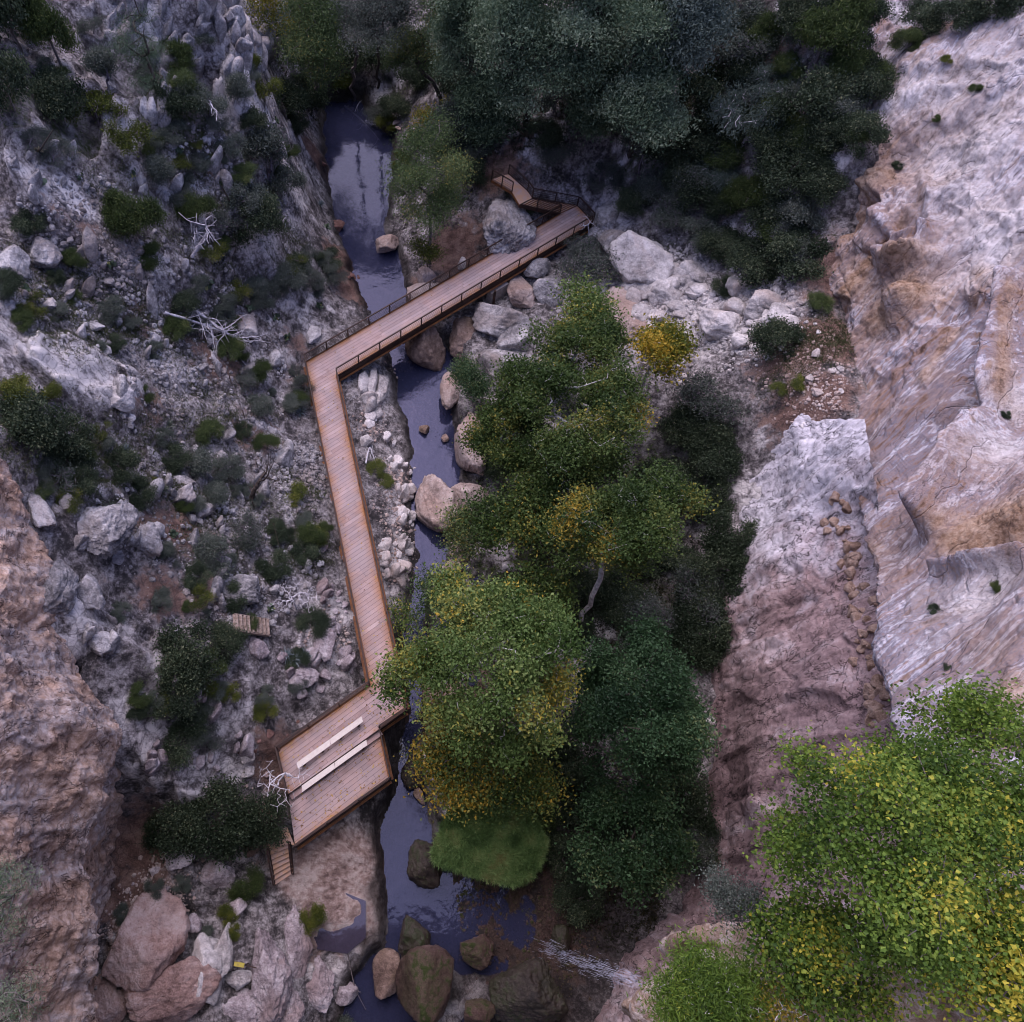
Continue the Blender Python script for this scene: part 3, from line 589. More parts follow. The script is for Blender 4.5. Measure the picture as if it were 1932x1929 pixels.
# ------------------------------------------------------------------ boardwalk
def plank_mat():
    t = NT('deck_boards', .75, .25); bid = t.attr('lc'); e = t.attr('edge'); n = t.noise(2.2, 6, .7); n3 = t.noise(28, 3, .7)
    c = t.ramp(bid, [(0, (.29, .205, .185)), (.4, (.385, .285, .26)), (.8, (.44, .335, .31)), (1, (.50, .395, .37))])
    c = t.mix(t.math('MULTIPLY', t.ramp(n, [(.42, 0.), (.65, 1.)]), .45), c, (.52, .40, .39))
    c = t.mix(t.ramp(n3, [(.35, .35), (.6, 0.)]), c, (.22, .12, .095))
    rust = t.math('MULTIPLY', e, t.ramp(n, [(.36, .35), (.56, 1.15)]), True)
    c = t.mix(rust, c, t.mix(t.noise(1.1), (.50, .23, .05), (.30, .12, .04)))
    c = t.mix(t.math('MULTIPLY', t.ramp(t.noise(.7, 5, .65), [(.43, 0.), (.57, 1.)]), .6), c, (.29, .24, .24)); c = t.mix(t.ramp(t.noise(5, 5, .7), [(.60, 0.), (.70, .55)]), c, (.12, .08, .07))
    t.bump(n3, .25, .02); return t.fin(c)
PLK = plank_mat()
def steel(name, a, b, r=.65):
    t = NT(name, r, .35); n = t.noise(3, 6, .7); return t.fin(t.mix(t.ramp(n, [(.4, 0.), (.62, 1.)]), a, b))
STL = steel('dark_steel', (.018, .012, .010), (.06, .028, .018)); RST = steel('rusty_steel', (.22, .085, .022), (.10, .04, .018)); CONC = rock_mat('concrete', (.22, .19, .17), (.32, .28, .25), (.42, .38, .34), None, 2, .1)
DIRA = at(1050, 407, DZ)-at(576, 684, DZ); DIRA[2] = 0; DIRA /= np.linalg.norm(DIRA); NRMA = np.array([-DIRA[1], DIRA[0], 0])
rng = np.random.default_rng(5)
def clip(P, n, c):
    """keep the part of convex polygon P where P.n <= c"""
    out = []
    for i in range(len(P)):
        a, b = P[i], P[(i+1) % len(P)]; da, db = a@n-c, b@n-c
        if da <= 0: out.append(a)
        if da*db < 0: out.append(a+(b-a)*da/(da-db))
    return out
def deck(pts, z, parent, edges, name='deck', wd=.235, seam=None):
    """boards along one direction, cut to the outline; each board stands apart by a real gap"""
    P = [np.array([p[0], p[1]]) for p in pts]; d, n = DIRA[:2], NRMA[:2]
    V, Fc, A, E = [], [], [], []; k = 0
    lo, hi = min(p@n for p in P), max(p@n for p in P); q = math.floor(lo/wd)*wd; row = 0
    EP = [(np.array(a[:2]), np.array(b[:2])) for a, b in edges]
    while q < hi:
        S = clip(clip(P, n, q+wd-.007), -n, -(q+.007)); row += 1
        if len(S) > 2:
            a0, a1 = min(p@d for p in S), max(p@d for p in S); x = a0-rng.uniform(0, 3.6)
            while x < a1:
                L = 3.6; B = clip(clip(S, d, x+L-.006), -d, -(x+.006)); tone = rng.random()
                if len(B) > 2:
                    b0, b1 = min(p@d for p in B), max(p@d for p in B); m = max(1, int((b1-b0)/.3)); zz = z+rng.uniform(-.003, .003)
                    for j in range(m):
                        for h in (0, 1):
                            T = clip(clip(B, d, b0+(b1-b0)*(j+1)/m), -d, -(b0+(b1-b0)*j/m))
                            mid = q+wd/2; T = clip(T, n, mid) if h == 0 else clip(T, -n, -mid)
                            if len(T) > 2:
                                T = np.array(T); i0 = len(V)
                                V.extend([(*t, zz) for t in T]); A.extend([tone]*len(T))
                                dd = np.min([seg_d(T, [a, b]) for a, b in EP], axis=0); E.extend(np.exp(-(dd/.3)**1.4))
                                for i in range(1, len(T)-1): Fc.append([i0, i0+i, i0+i+1])
                x += L
        q += wd
    me = mesh(name, np.array(V), np.array(Fc), False, {'lc': np.array(A), 'edge': np.array(E)})
    o = obj(name, me, parent, PLK)
    sub = MB(); sub.prism(pts, z-.12, z-.045); sub.build('deck_frame', STL, parent); return o
walk = empty('boardwalk', (0, 0, 0), 'rust brown plank boardwalk zigzagging over the creek to a two level viewing platform', 'boardwalk')
d_ = lambda L, z=DZ: [at(x, y, z) for x, y in L]
UE = d_([(576, 684), (1056, 404)]); LE = d_([(636, 710), (1114, 424)]); EN = d_([(1118, 420), (1089, 389)]); ML = d_([(576, 684), (697, 1293)]); MR = d_([(636, 710), (752, 1266), (767, 1336)])
P1 = d_([(767, 1340), (716, 1375)]); NW = d_([(697, 1293), (524, 1414)]); WS = d_([(524, 1414), (544, 1499)])
ZL = 3.12
SE = d_([(736, 1470), (557, 1598)], ZL); EE = d_([(716, 1378), (736, 1470)], ZL); WL = d_([(544, 1502), (549, 1545)], ZL)
far = d_([(576, 684), (1056, 404), (1089, 389), (1118, 420), (636, 710)]); midp = d_([(576, 684), (636, 710), (752, 1266), (697, 1293)])
up = d_([(697, 1293), (524, 1414), (544, 1499), (767, 1340), (752, 1266)])
lowp = d_([(544, 1502), (557, 1598), (736, 1470), (716, 1378)], ZL)
deck(far, DZ, walk, [UE, LE, EN]); deck(midp, DZ, walk, [ML, MR[:2]]); deck(up, DZ, walk, [NW, WS, P1, MR[1:]]); deck(lowp, ZL, walk, [SE, EE])
st_ = MB(); a, b = at(544, 1499, DZ), at(716, 1376, DZ); st_.bar(a-[0, 0, .16], b-[0, 0, .16], .04, .34); st_.build('step_riser', STL, walk)
st_ = MB(); c0 = NRMA*.30; st_.bar(a-c0*.55-[0, 0, .2], b-c0*.55-[0, 0, .2], .28, .05); st_.build('step', PLK, walk)
def railing(path, parent, closed=False, hgt_=.86, sp=1.72, cables=6, name_posts='post', inset=0):
    path = [np.asarray(p, float) for p in path]; cab = MB(); top = MB(); up_ = np.array([0, 0, 1.])
    for si, (a, b) in enumerate(zip(path[:-1], path[1:])):
        L = np.linalg.norm((b-a)[:2]); n = max(1, round(L/sp)); t = (b-a)/np.linalg.norm(b-a)
        top.bar(a+up_*hgt_, b+up_*hgt_, .07, .045)
        for c in range(cables):
            z = hgt_*(c+.7)/(cables+.35); cab.bar(a+up_*z, b+up_*z, .018, .018)
        cab.bar(a+up_*.05, b+up_*.05, .02, .03)
        for i in range(n+1 if si == len(path)-2 else n):
            p = a+(b-a)*i/n; m = MB(); m.bar(p-up_*.22, p+up_*(hgt_-.02), .05, .07, t); m.build(name_posts, STL, parent)
    top.build('handrail', STL, parent); cab.build('cable_infill', STL, parent)
for r in (UE, LE, EN, ML, MR, P1, EE, SE, NW, WS, WL): railing(r, walk)
def beam(path, z, parent, side=1):
    m = MB(); f = MB(); up_ = np.array([0, 0, 1.])
    for a, b in zip(path[:-1], path[1:]):
        a, b = np.array(a), np.array(b); t = (b-a)/np.linalg.norm(b-a); nn = np.array([-t[1], t[0], 0])*side
        m.bar(a-up_*.26+nn*.02, b-up_*.26+nn*.02, .05, .40); f.bar(a-up_*.47+nn*.06, b-up_*.47+nn*.06, .24, .025); f.bar(a+up_*.008-nn*.04, b+up_*.008-nn*.04, .09, .012)
    m.build('edge_beam', STL, parent); f.build('beam_flange', RST, parent)
beam(UE, DZ, walk, 1); beam(LE, DZ, walk, -1); beam(ML, DZ, walk, -1); beam(MR, DZ, walk, 1); beam(NW, DZ, walk, -1); beam(SE, ZL, walk, 1); beam(EE, ZL, walk, 1); beam(P1, DZ, walk, 1); beam(EN, DZ, walk, 1); beam(WS, DZ, walk, 1)
for px, py in ((600, 700), (655, 680), (935, 545), (905, 500), (1075, 430), (640, 1000), (690, 985), (712, 1270), (540, 1430), (720, 1450), (735, 1345), (575, 1570), (660, 1520)):
    p = at(px, py, DZ); g = hgt(p[0], p[1]); m = MB(); m.bar((p[0], p[1], g-.3), (p[0], p[1], (ZL if py > 1425 and px > 545 else DZ)-.2), .16, .16, (1, 0, 0)); m.build('pier', STL, walk)
m = MB(); p = at(938, 552, 2.2); m.box(p, (1.6, .5, 1.2), DIRA); m.box(p-[0, 0, 1.2], (1.9, .8, 1.3), DIRA); m.build('concrete_footing', CONC, walk)
# dead leaves blown on the boards
gd = np.random.default_rng(8); LV = []
for poly_, z_ in ((midp, DZ), (far, DZ), (up, DZ), (lowp, ZL)):
    q = np.array([p[:2] for p in poly_]); lo_, hi_ = q.min(0), q.max(0); c_ = lo_+gd.random((420, 2))*(hi_-lo_); c_ = c_[poly_sd(c_, q) < -.06]; LV.append(np.c_[c_, np.full(len(c_), z_+.012)])
LV = np.concatenate(LV); a_ = gd.uniform(0, 6.28, len(LV)); s_ = gd.uniform(.03, .075, len(LV))
dx_, dy_ = np.c_[np.cos(a_), np.sin(a_), gd.normal(size=len(a_))*.25]*s_[:, None], np.c_[-np.sin(a_), np.cos(a_), gd.normal(size=len(a_))*.25]*s_[:, None]*.6
LFM = NT('dry_leaf', .8, .2); LFM.fin(LFM.ramp(LFM.attr('lc'), [(0, (.10, .05, .025)), (.5, (.30, .17, .05)), (1, (.46, .33, .07))]))
obj('fallen_leaves', mesh('fallen_leaves', np.stack([LV-dx_, LV+dy_, LV+dx_, LV-dy_], 1).reshape(-1, 3), np.arange(4*len(LV)).reshape(-1, 4), False, {'lc': np.repeat(gd.random(len(LV)), 4)}), None, LFM.m, kind='stuff', label='dead leaves lying on the boards of the walkway', cat='leaves')
# benches
BNT = NT('pale_bench', .8, .2); BNT.fin(BNT.mix(BNT.noise(9, 5, .7), (.46, .41, .36), (.72, .67, .60)))
def bench(name, q, label):
    P = [at(x, y, DZ+.46) for x, y in q]; c = sum(P)/4; c[2] = DZ
    e = empty(name, c, label, 'bench', 'benches on the viewing platform')
    L = [p-c for p in P]
    for f0, f1 in ((0, .496), (.504, 1)):
        top0, top1 = L[0]+(L[1]-L[0])*f0, L[0]+(L[1]-L[0])*f1; bo0, bo1 = L[3]+(L[2]-L[3])*f0, L[3]+(L[2]-L[3])*f1
        m = MB(); m.prism([top0, bo0, bo1, top1], .38, .46); m.build('seat', BNT.m, e)
    for f in (.08, .36, .64, .92):
        p = (L[0]*(1-f)+L[1]*f+L[3]*(1-f)+L[2]*f)/2; m = MB(); m.bar((p[0], p[1], .0), (p[0], p[1], .38), .12, .30, NRMA); m.build('leg', STL, e)
bench('bench', [(560, 1439), (682, 1352), (685, 1362), (562, 1451)], 'long pale bench nearer the rock wall on the upper level of the platform')
bench('bench', [(569, 1483), (691, 1396), (693, 1406), (570, 1495)], 'long pale bench standing at the step between the two platform levels')
# far stairs and ramp
def stairs(e, l0, r0, l1, r1, n, mat, tread='tread', thick=.05, stringer=True):
    l0, r0, l1, r1 = map(np.asarray, (l0, r0, l1, r1))
    for i in range(n):
        f0, f1 = i/n, (i+1)/n; z = l0[2]+(l1[2]-l0[2])*(i+1)/(n+1)
        q = [l0+(l1-l0)*f0, r0+(r1-r0)*f0, r0+(r1-r0)*f1, l0+(l1-l0)*f1]
        m = MB(); m.prism(q, z-thick, z); m.build(tread, mat, e)
        m = MB(); a, b = q[0].copy(), q[1].copy(); a[2] = b[2] = z-.1; m.bar(a, b, .015, .17); m.build('riser', RST, e)
    if stringer:
        for a, b in ((l0, l1), (r0, r1)):
            m = MB(); m.bar(a-[0, 0, .1], b-[0, 0, .1], .05, .3); m.build('stringer', STL, e)
TRD = steel('stained_tread', (.46, .28, .17), (.40, .29, .25), .8)
e = empty('staircase', (0, 0, 0), 'steel stairs with zigzag rusty treads climbing from the boardwalk behind the big grey boulder', 'stairs')
SL0, SR0, SL1, SR1 = at(1056, 404, DZ), at(1088, 389, DZ), at(980, 386, 5.1), at(1004, 374, 5.1)
stairs(e, SL0, SR0, SL1, SR1, 13, TRD)
railing([SR0, SR1], e, cables=5); railing([SL0, SL0*.42+SL1*.58], e, cables=5)
e = empty('ramp', (0, 0, 0), 'narrow rusty railed ramp at the head of the steel stairs, leading to the dirt path', 'walkway')
RA, RB, RC, RD, RE, RF = SL1, SR1, at(995, 361, 5.25), at(959, 329, 5.75), at(927, 339, 5.75), at(966, 362, 5.3)
m = MB(); m.poly(np.array([RF, RA, RB, RC])); m.poly(np.array([RF, RC, RD, RE])); m.build('ramp_deck', TRD, e)
m = MB(); [m.bar(np.array(a)-[0, 0, .12], np.array(b)-[0, 0, .12], .05, .22) for a, b in ((RA, RF), (RF, RE), (RB, RC), (RC, RD))]; m.build('edge_beam', RST, e)
railing([RB, RC, RD], e, cables=5, sp=1.25); railing([RF, RE], e, cables=5, sp=1.0); railing([RE, RE+(RD-RE)*.02], e, cables=3)
# stairs down from the lower level, and the small flight on the slope
e = empty('staircase', (0, 0, 0), 'short brown stairs dropping from the lower platform corner to a stone path', 'stairs')
stairs(e, at(508, 1604, 2.95), at(547, 1590, 2.95), at(520, 1670, 1.7), at(553, 1648, 1.7), 7, TRD)
railing([at(508, 1604, 2.95), at(520, 1670, 1.7)], e, cables=2, hgt_=.8); railing([at(548, 1590, 2.95), at(554, 1648, 1.7)], e, cables=2, hgt_=.8)
m = MB(); q = [at(548, 1545, ZL), at(557, 1598, ZL), at(520, 1612, 2.98), at(505, 1600, 2.98)]; m.prism([at(541, 1560, 2.95), at(557, 1598, 2.95), at(547, 1592, 2.95), at(508, 1604, 2.95), at(503, 1585, 2.95)], 2.85, 2.95); m.build('landing', TRD, e)
PTH = rock_mat('trodden_concrete', (.17, .12, .11), (.26, .20, .185), (.38, .32, .31), (.20, .13, .11), 1.6, .15)
m = MB(); pth = [at(518, 1672, 1.68), at(553, 1650, 1.68), at(566, 1705, 1.55), at(545, 1735, 1.5), at(525, 1725, 1.5)]; m.prism(pth, .6, 1.62); m.build('path', PTH, kind='structure')
e = empty('staircase', (0, 0, 0), 'small weathered wooden steps half way up the left slope beside the dead white shrub', 'stairs')
a, b = hit(441, 1172), hit(507, 1178); up_ = np.array([0, 0, 1.])
a = at(441, 1174, max(a[2], b[2]+.2)+.9); b = at(507, 1184, b[2]+.45); t = (b-a)/np.linalg.norm(b-a); nn = np.cross(t, up_); nn /= np.linalg.norm(nn)
WDM = bark_mat('weathered_wood', (.16, .115, .085), (.30, .24, .20))
for i in range(9):
    p = a+(b-a)*(i+.5)/9; m = MB(); m.bar(p-nn*.42, p+nn*.42, .27, .05); m.build('tread', WDM, e)
for s in (-1, 1):
    m = MB(); m.bar(a+nn*.45*s-up_*.1, b+nn*.45*s-up_*.1, .05, .22); m.build('stringer', WDM, e)
for f in (.15, .85):
    p = a+(b-a)*f; g = hgt(p[0], p[1]); m = MB(); m.bar((p[0], p[1], min(g, p[2])-.5), p-[0, 0, .1], .1, .1, (1, 0, 0)); m.build('post', WDM, e)
# ------------------------------------------------------------------ boulders
def ico(sub):
    import bmesh
    bm = bmesh.new(); bmesh.ops.create_icosphere(bm, subdivisions=sub, radius=1)
    V = np.array([v.co[:] for v in bm.verts]); Fc = np.array([[v.index for v in f.verts] for f in bm.faces]); bm.free(); return V, Fc
ICO = {k: ico(k) for k in (2, 3, 4, 5, 6)}
def rock_shape(seed, sub=4, planes=14, rough=.10, soft=.0, pits=0.):
    g = np.random.default_rng(seed); V, Fc = ICO[sub]
    n = g.normal(size=(planes, 3)); n /= np.linalg.norm(n, axis=1, keepdims=True); h = g.uniform(.55, 1.0, planes)
    dt = np.maximum(V@n.T, .05); r = h/dt; p = 26*(1-soft)**2+2.5
    r = np.minimum((np.minimum(r, 1.6)**-p).sum(1)**(-1/p), 1.15)
    P = V*r[:, None]; Q = P+seed*7.7
    d = rough*(.8*fbm(Q, 1.3, 4, .55, seed)+.75*fbm(Q, 3.5, 5, .6, seed+3, ridged=True)+.4*fbm(Q, 10, 3, .6, seed+5))
    if pits:
        f1, f2, I = cells(Q, 4., seed); d = d-pits*sstep(.35, .1, f1)*(I > .45)
    P = P*(1+d[:, None]); return P/np.abs(P).max(0), Fc
RM = {
 'grey': rock_mat('grey_limestone', (.075, .073, .075), (.25, .24, .24), (.58, .56, .55), (.30, .24, .20), 1.3, .35),
 'pale': rock_mat('pale_limestone', (.20, .185, .18), (.46, .43, .41), (.75, .71, .68), (.44, .34, .28), 1.3, .35),
 'tan': rock_mat('tan_creek_rock', (.17, .125, .105), (.38, .30, .26), (.58, .49, .44), (.36, .24, .18), 1.2, .25),
 'brown': rock_mat('brown_rock', (.075, .05, .04), (.20, .14, .11), (.36, .27, .22), (.18, .13, .07), 1.2, .3),
 'red': rock_mat('red_rock', (.05, .026, .022), (.14, .075, .06), (.27, .16, .135), None, 1.6, .4),
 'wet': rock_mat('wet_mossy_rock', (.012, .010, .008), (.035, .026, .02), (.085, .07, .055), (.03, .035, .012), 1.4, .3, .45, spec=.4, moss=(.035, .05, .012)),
 'wetred_shade': rock_mat('wet_red_rock_shaded', (.022, .014, .012), (.07, .042, .035), (.16, .11, .095), (.05, .05, .02), 1.2, .3, .6, moss=(.05, .07, .015)),  # wet red rock, colour also darkened to stand in for shade under the arch
 'pink': rock_mat('pink_rock', (.15, .092, .078), (.34, .225, .19), (.52, .40, .36), (.42, .36, .34), 1.0, .3),
 'lilac': rock_mat('lilac_rock', (.10, .08, .085), (.30, .255, .26), (.58, .53, .53), (.24, .16, .14), 1.6, .5)}
def boulder(px, py, rx, ry, kind, label, seed, zc=None, hz=.8, rot=0., lift=.35, sub=5, planes=14, rough=.13, soft=.12, pits=.0, name='boulder', cat='boulder', group=None, me=None):
    p = hit(px, py) if zc is None else at(px, py, zc); k = mpp(p); sx, sy = rx*k, ry*k/ max(.55, -ray(px, py)[2]/np.linalg.norm(ray(px, py))); sz = hz*min(sx, sy)
    if zc is None: p = p+np.array([0, 0, sz*lift]); p = at(px, py, p[2])
    if me is None:
        V, Fc = rock_shape(seed, sub, planes, rough, soft, pits); c, s = math.cos(rot), math.sin(rot)
        V = V*np.array([sx, sy, sz]); V = np.c_[V[:, 0]*c-V[:, 1]*s, V[:, 0]*s+V[:, 1]*c, V[:, 2]]; me = mesh(name, V, Fc, True); o = obj(name, me, None, RM[kind], label, cat, group, loc=p)
    else:
        o = obj(name, me, None, None, label, cat, group, loc=p); o.scale = (sx, sy, sz); o.rotation_euler = (0, 0, rot)
    return o
BL = [  # x, y, rx, ry, kind, label, options
 (950, 421, 60, 52, 'grey', 'big rounded grey boulder beside the steel stairs, above the long deck', dict(hz=.85, planes=16, pits=.06, soft=.15, rough=.17, sub=6)),
 (985, 556, 36, 36, 'tan', 'blocky pinkish boulder just below the middle of the long deck', dict(rough=.12)),
 (940, 604, 66, 32, 'grey', 'long low grey boulder below the deck, its left end in the creek bed', dict(rot=-.15, pits=.06)),
 (975, 648, 38, 26, 'grey', 'grey boulder next below the long low grey one under the deck', dict(pits=.05)),
 (1040, 545, 34, 28, 'grey', 'grey boulder tucked under the right part of the deck behind a bush', {}),
 (1010, 505, 28, 22, 'grey', 'dark grey boulder half hidden by the deck edge under the bare shrub', {}),
 (1212, 492, 68, 46, 'pale', 'largest pale angular boulder at the top of the rockfall', dict(rot=.4, planes=11)),
 (1150, 412, 24, 30, 'grey', 'upright pale grey rock just right of the deck end', {}),
 (1165, 460, 36, 26, 'grey', 'grey rock between the deck end and the largest pale boulder', {}),
 (1120, 440, 14, 12, 'grey', 'small round grey rock against the deck end post', {}),
 (1180, 595, 50, 50, 'tan', 'broad pinkish rock slab at the left edge of the rockfall', dict(hz=.4)),
 (796, 660, 44, 38, 'brown', 'smooth brown boulder standing in the creek just below the deck', dict(zc=.7, hz=1.2, soft=.5, pits=.05, rot=.3)),
 (884, 640, 40, 34, 'brown', 'dark brown rock in the shade under the deck beside the creek', dict(zc=.6)),
 (732, 460, 26, 20, 'tan', 'tan rock jutting into the long pool at the foot of the willow', dict(zc=.4, rot=-.6)),
 (800, 522, 24, 17, 'tan', 'flat tan rock under the willow above the deck', {}),
 (800, 556, 46, 22, 'tan', 'tan rock next to the upper railing of the deck over the creek', {}),
 (783, 600, 20, 14, 'pale', 'pale rock showing through the railing over the pool', {}),
 (872, 500, 9, 14, 'pale', 'slim upright stone by the upper railing of the deck', {}),
 (824, 955, 46, 60, 'tan', 'large pitted pale boulder in mid creek', dict(zc=1.0, hz=1.1, soft=.45, pits=.06, rot=.25, planes=11)),
 (880, 936, 40, 27, 'tan', 'tan boulder leaning against the large mid creek boulder on its right', dict(zc=.8, rot=-.5, soft=.4, pits=.04)),
 (846, 738, 24, 36, 'tan', 'pale boulder half under the dense green bush on the creek bank', dict(zc=.9, soft=.4)),
 (886, 850, 34, 62, 'tan', 'tall pale boulder mostly behind the big sycamore on the creek bank', dict(zc=1.6, hz=1.5, soft=.4)),
 (960, 700, 60, 38, 'grey', 'grey boulder between the green bush and the big sycamore crown', dict(zc=1.6)),
 (866, 1040, 22, 22, 'tan', 'rounded tan rock by the water below the large mid creek boulder', dict(zc=.5)),
 (850, 1075, 25, 18, 'tan', 'low pale rock at the water beside the pale green shrub', dict(zc=.4)),
 (800, 812, 11, 9, 'brown', 'small brown rock at the end of the gravel bar in the creek', dict(zc=.25)),
 (840, 828, 8, 10, 'brown', 'small brown stone alone in the middle of the creek', dict(zc=.15)),
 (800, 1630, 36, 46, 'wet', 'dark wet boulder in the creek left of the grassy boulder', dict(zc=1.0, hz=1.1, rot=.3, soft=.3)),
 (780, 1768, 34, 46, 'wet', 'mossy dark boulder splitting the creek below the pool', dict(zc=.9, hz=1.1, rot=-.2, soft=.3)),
 (806, 1858, 62, 68, 'wetred_shade', 'huge reddish boulder with moss on its top edge at the bottom of the picture', dict(zc=2.2, hz=1.1, rot=-.25, planes=11, rough=.08)),
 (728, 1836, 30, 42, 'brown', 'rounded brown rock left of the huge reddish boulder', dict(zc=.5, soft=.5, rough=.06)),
 (905, 1790, 38, 36, 'wetred_shade', 'dark reddish rock in the shade right of the huge reddish boulder', dict(zc=.9)),
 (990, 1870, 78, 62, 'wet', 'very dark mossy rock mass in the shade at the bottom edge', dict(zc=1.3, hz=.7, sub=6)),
 (900, 1912, 36, 26, 'wetred_shade', 'red brown rock with a green rim at the bottom edge', dict(zc=1.8)),
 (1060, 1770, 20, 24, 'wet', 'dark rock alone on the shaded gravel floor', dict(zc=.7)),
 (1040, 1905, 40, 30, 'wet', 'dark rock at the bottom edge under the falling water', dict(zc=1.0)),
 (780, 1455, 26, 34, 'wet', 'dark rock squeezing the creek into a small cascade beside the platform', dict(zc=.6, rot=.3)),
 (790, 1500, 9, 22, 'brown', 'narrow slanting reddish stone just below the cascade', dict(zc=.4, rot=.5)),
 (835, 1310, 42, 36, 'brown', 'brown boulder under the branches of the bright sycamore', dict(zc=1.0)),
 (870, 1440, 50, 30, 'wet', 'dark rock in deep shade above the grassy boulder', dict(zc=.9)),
 (270, 1770, 84, 88, 'pink', 'huge smooth pink boulder at the lower left', dict(hz=.75, lift=.2, planes=12, rough=.10, soft=.2, sub=6)),
 (320, 1870, 96, 62, 'pink', 'pink boulder with an overhanging front below the huge smooth pink one', dict(hz=.8, lift=.25, rough=.12, sub=6)),
 (392, 1830, 36, 60, 'pale', 'pale upright rock beside the huge pink boulders', dict(hz=1.0, lift=.4)),
 (423, 1800, 20, 52, 'pale', 'slim pale rock between the upright one and the yellow plate', dict(hz=1.0, lift=.4)),
 (452, 1848, 26, 19, 'pale', 'small pale boulder wedged below the yellow plate', dict(lift=.5)),
 (500, 1840, 52, 92, 'lilac', 'tall rounded lilac rock beside the rock pool', dict(hz=.8, lift=.3, soft=.3, rough=.18, sub=6)),
 (556, 1790, 34, 74, 'lilac', 'long low hump of lilac bedrock left of the rock pool', dict(hz=.55, lift=.0, rough=.16, sub=6)),
 (592, 1862, 40, 52, 'lilac', 'pinkish bedrock hump below the rock pool at the lower left', dict(hz=.5, lift=.0, rough=.16, sub=6)),
 (455, 1905, 60, 40, 'lilac', 'cracked lilac bedrock at the bottom edge below the small pale boulder', dict(hz=.6, lift=.1, rough=.16, sub=6)),
 (545, 1905, 44, 46, 'lilac', 'cracked lilac bedrock at the bottom edge beside the tall rounded rock', dict(hz=.6, lift=.1, rough=.16, sub=6)),
 (205, 1890, 44, 50, 'pink', 'pink rock between the tan cliff and the overhanging pink boulder', dict(hz=.7, lift=.1, rough=.14)),
 (650, 1880, 26, 24, 'lilac', 'angular lilac rock in the lower pool under the thin bare branch', dict(zc=.35, hz=.7)),
 (410, 1655, 36, 30, 'lilac', 'lilac boulder beside the dark green bush below the platform', {}),
 (448, 1712, 20, 20, 'lilac', 'smaller lilac boulder below the one beside the bush', {}),
 (365, 1745, 20, 20, 'lilac', 'lilac stone at the top of the pale upright rock', {}),
 (340, 1615, 34, 26, 'lilac', 'grey rock under the dark oak by the fallen log', {}),
 (430, 1600, 30, 28, 'lilac', 'grey rock right of the fallen log end', {}),
 (470, 1590, 26, 30, 'brown', 'shaded rock next to the platform stairs', {}),
 (228, 754, 28, 24, 'pale', 'bright whitish block on the open left slope', dict(rot=.3)),
 (246, 790, 11, 9, 'pale', 'small whitish stone just below the bright block', {}),
 (232, 783, 8, 6, 'pale', 'smallest whitish stone beside the bright block', {}),
 (466, 616, 22, 26, 'pale', 'white rock beside the bleached fallen tree', {}),
 (448, 601, 13, 9, 'pink', 'orange stone above the white rock by the fallen tree', {}),
 (84, 480, 36, 24, 'grey', 'grey boulder with a white face near the left edge', dict(rot=-.3)),
 (22, 496, 34, 30, 'grey', 'grey boulder cut by the left edge', dict(rot=.4)),
 (93, 577, 18, 11, 'pale', 'flat pale stone below the grey boulder near the left edge', {}),
 (338, 907, 32, 14, 'grey', 'flat grey slab lying on a bigger rock on the left slope', dict(lift=.7)),
 (350, 935, 30, 20, 'grey', 'grey rock carrying the flat slab on the left slope', {}),
 (383, 965, 20, 15, 'grey', 'grey stone below the slab rocks on the left slope', {}),
 (373, 983, 11, 8, 'pale', 'little pale stone under the slab rocks', {}),
 (72, 955, 20, 44, 'grey', 'leaning grey rock slab at the top of the tan cliff', dict(rot=.55, hz=.9)),
 (190, 1000, 72, 48, 'grey', 'wide knobbly grey outcrop above the tan cliff', dict(hz=.75, rough=.18, sub=6, pits=.05)),
 (275, 1020, 34, 32, 'grey', 'dark knobbly rock joined to the right of the wide outcrop', dict(rough=.18)),
 (105, 1105, 46, 58, 'grey', 'bulging grey boulder on the rim of the tan cliff', dict(hz=.9, rough=.15, sub=6, pits=.05)),
 (165, 1120, 34, 34, 'grey', 'smaller grey rock beside the bulging boulder on the cliff rim', dict(rough=.15)),
 (185, 1210, 28, 26, 'grey', 'grey rock hanging on the cliff rim below the bulging boulder', dict(rough=.15)),
 (455, 1120, 60, 34, 'grey', 'broad grey rock face just above the small wooden steps', dict(hz=.9, rough=.14, sub=6)),
 (390, 1098, 18, 26, 'pink', 'rock with an orange patch left of the broad grey face', {}),
 (383, 1040, 14, 16, 'grey', 'grey stone above the orange patched rock', {}),
 (480, 1225, 32, 20, 'lilac', 'lilac rock below the small wooden steps', dict(rot=-.5)),
 (570, 1275, 36, 26, 'lilac', 'cracked lilac rock left of the deck end by the blue agaves', dict(rough=.13)),
 (608, 1215, 26, 34, 'lilac', 'cracked lilac rock beside the left railing above the platform', dict(rough=.13)),
 (465, 1430, 16, 12, 'pale', 'upper of two pale rocks left of the platform', dict(lift=.6)),
 (466, 1455, 16, 14, 'pale', 'lower of two pale rocks left of the platform', {}),
 (502, 1460, 7, 7, 'pink', 'small pink stone left of the platform corner', {}),
 (590, 635, 16, 20, 'pale', 'pale rock just above the elbow of the boardwalk', {}),
 (1465, 400, 16, 16, 'grey', 'lone grey rock among the bushes on the right slope', {}),
 (1255, 555, 30, 24, 'pale', 'pale block in the upper middle of the rockfall', {}),
 (1440, 575, 40, 22, 'pale', 'long pale block at the right of the rockfall', {}),
 (1365, 610, 46, 28, 'pale', 'big pale block low in the rockfall left of the dark round bush', {}),
 (690, 835, 16, 13, 'pale', 'cream stone right of the boardwalk on the creek bank', {}),
 (1790, 880, 1, 1, 'pale', '', None),
]
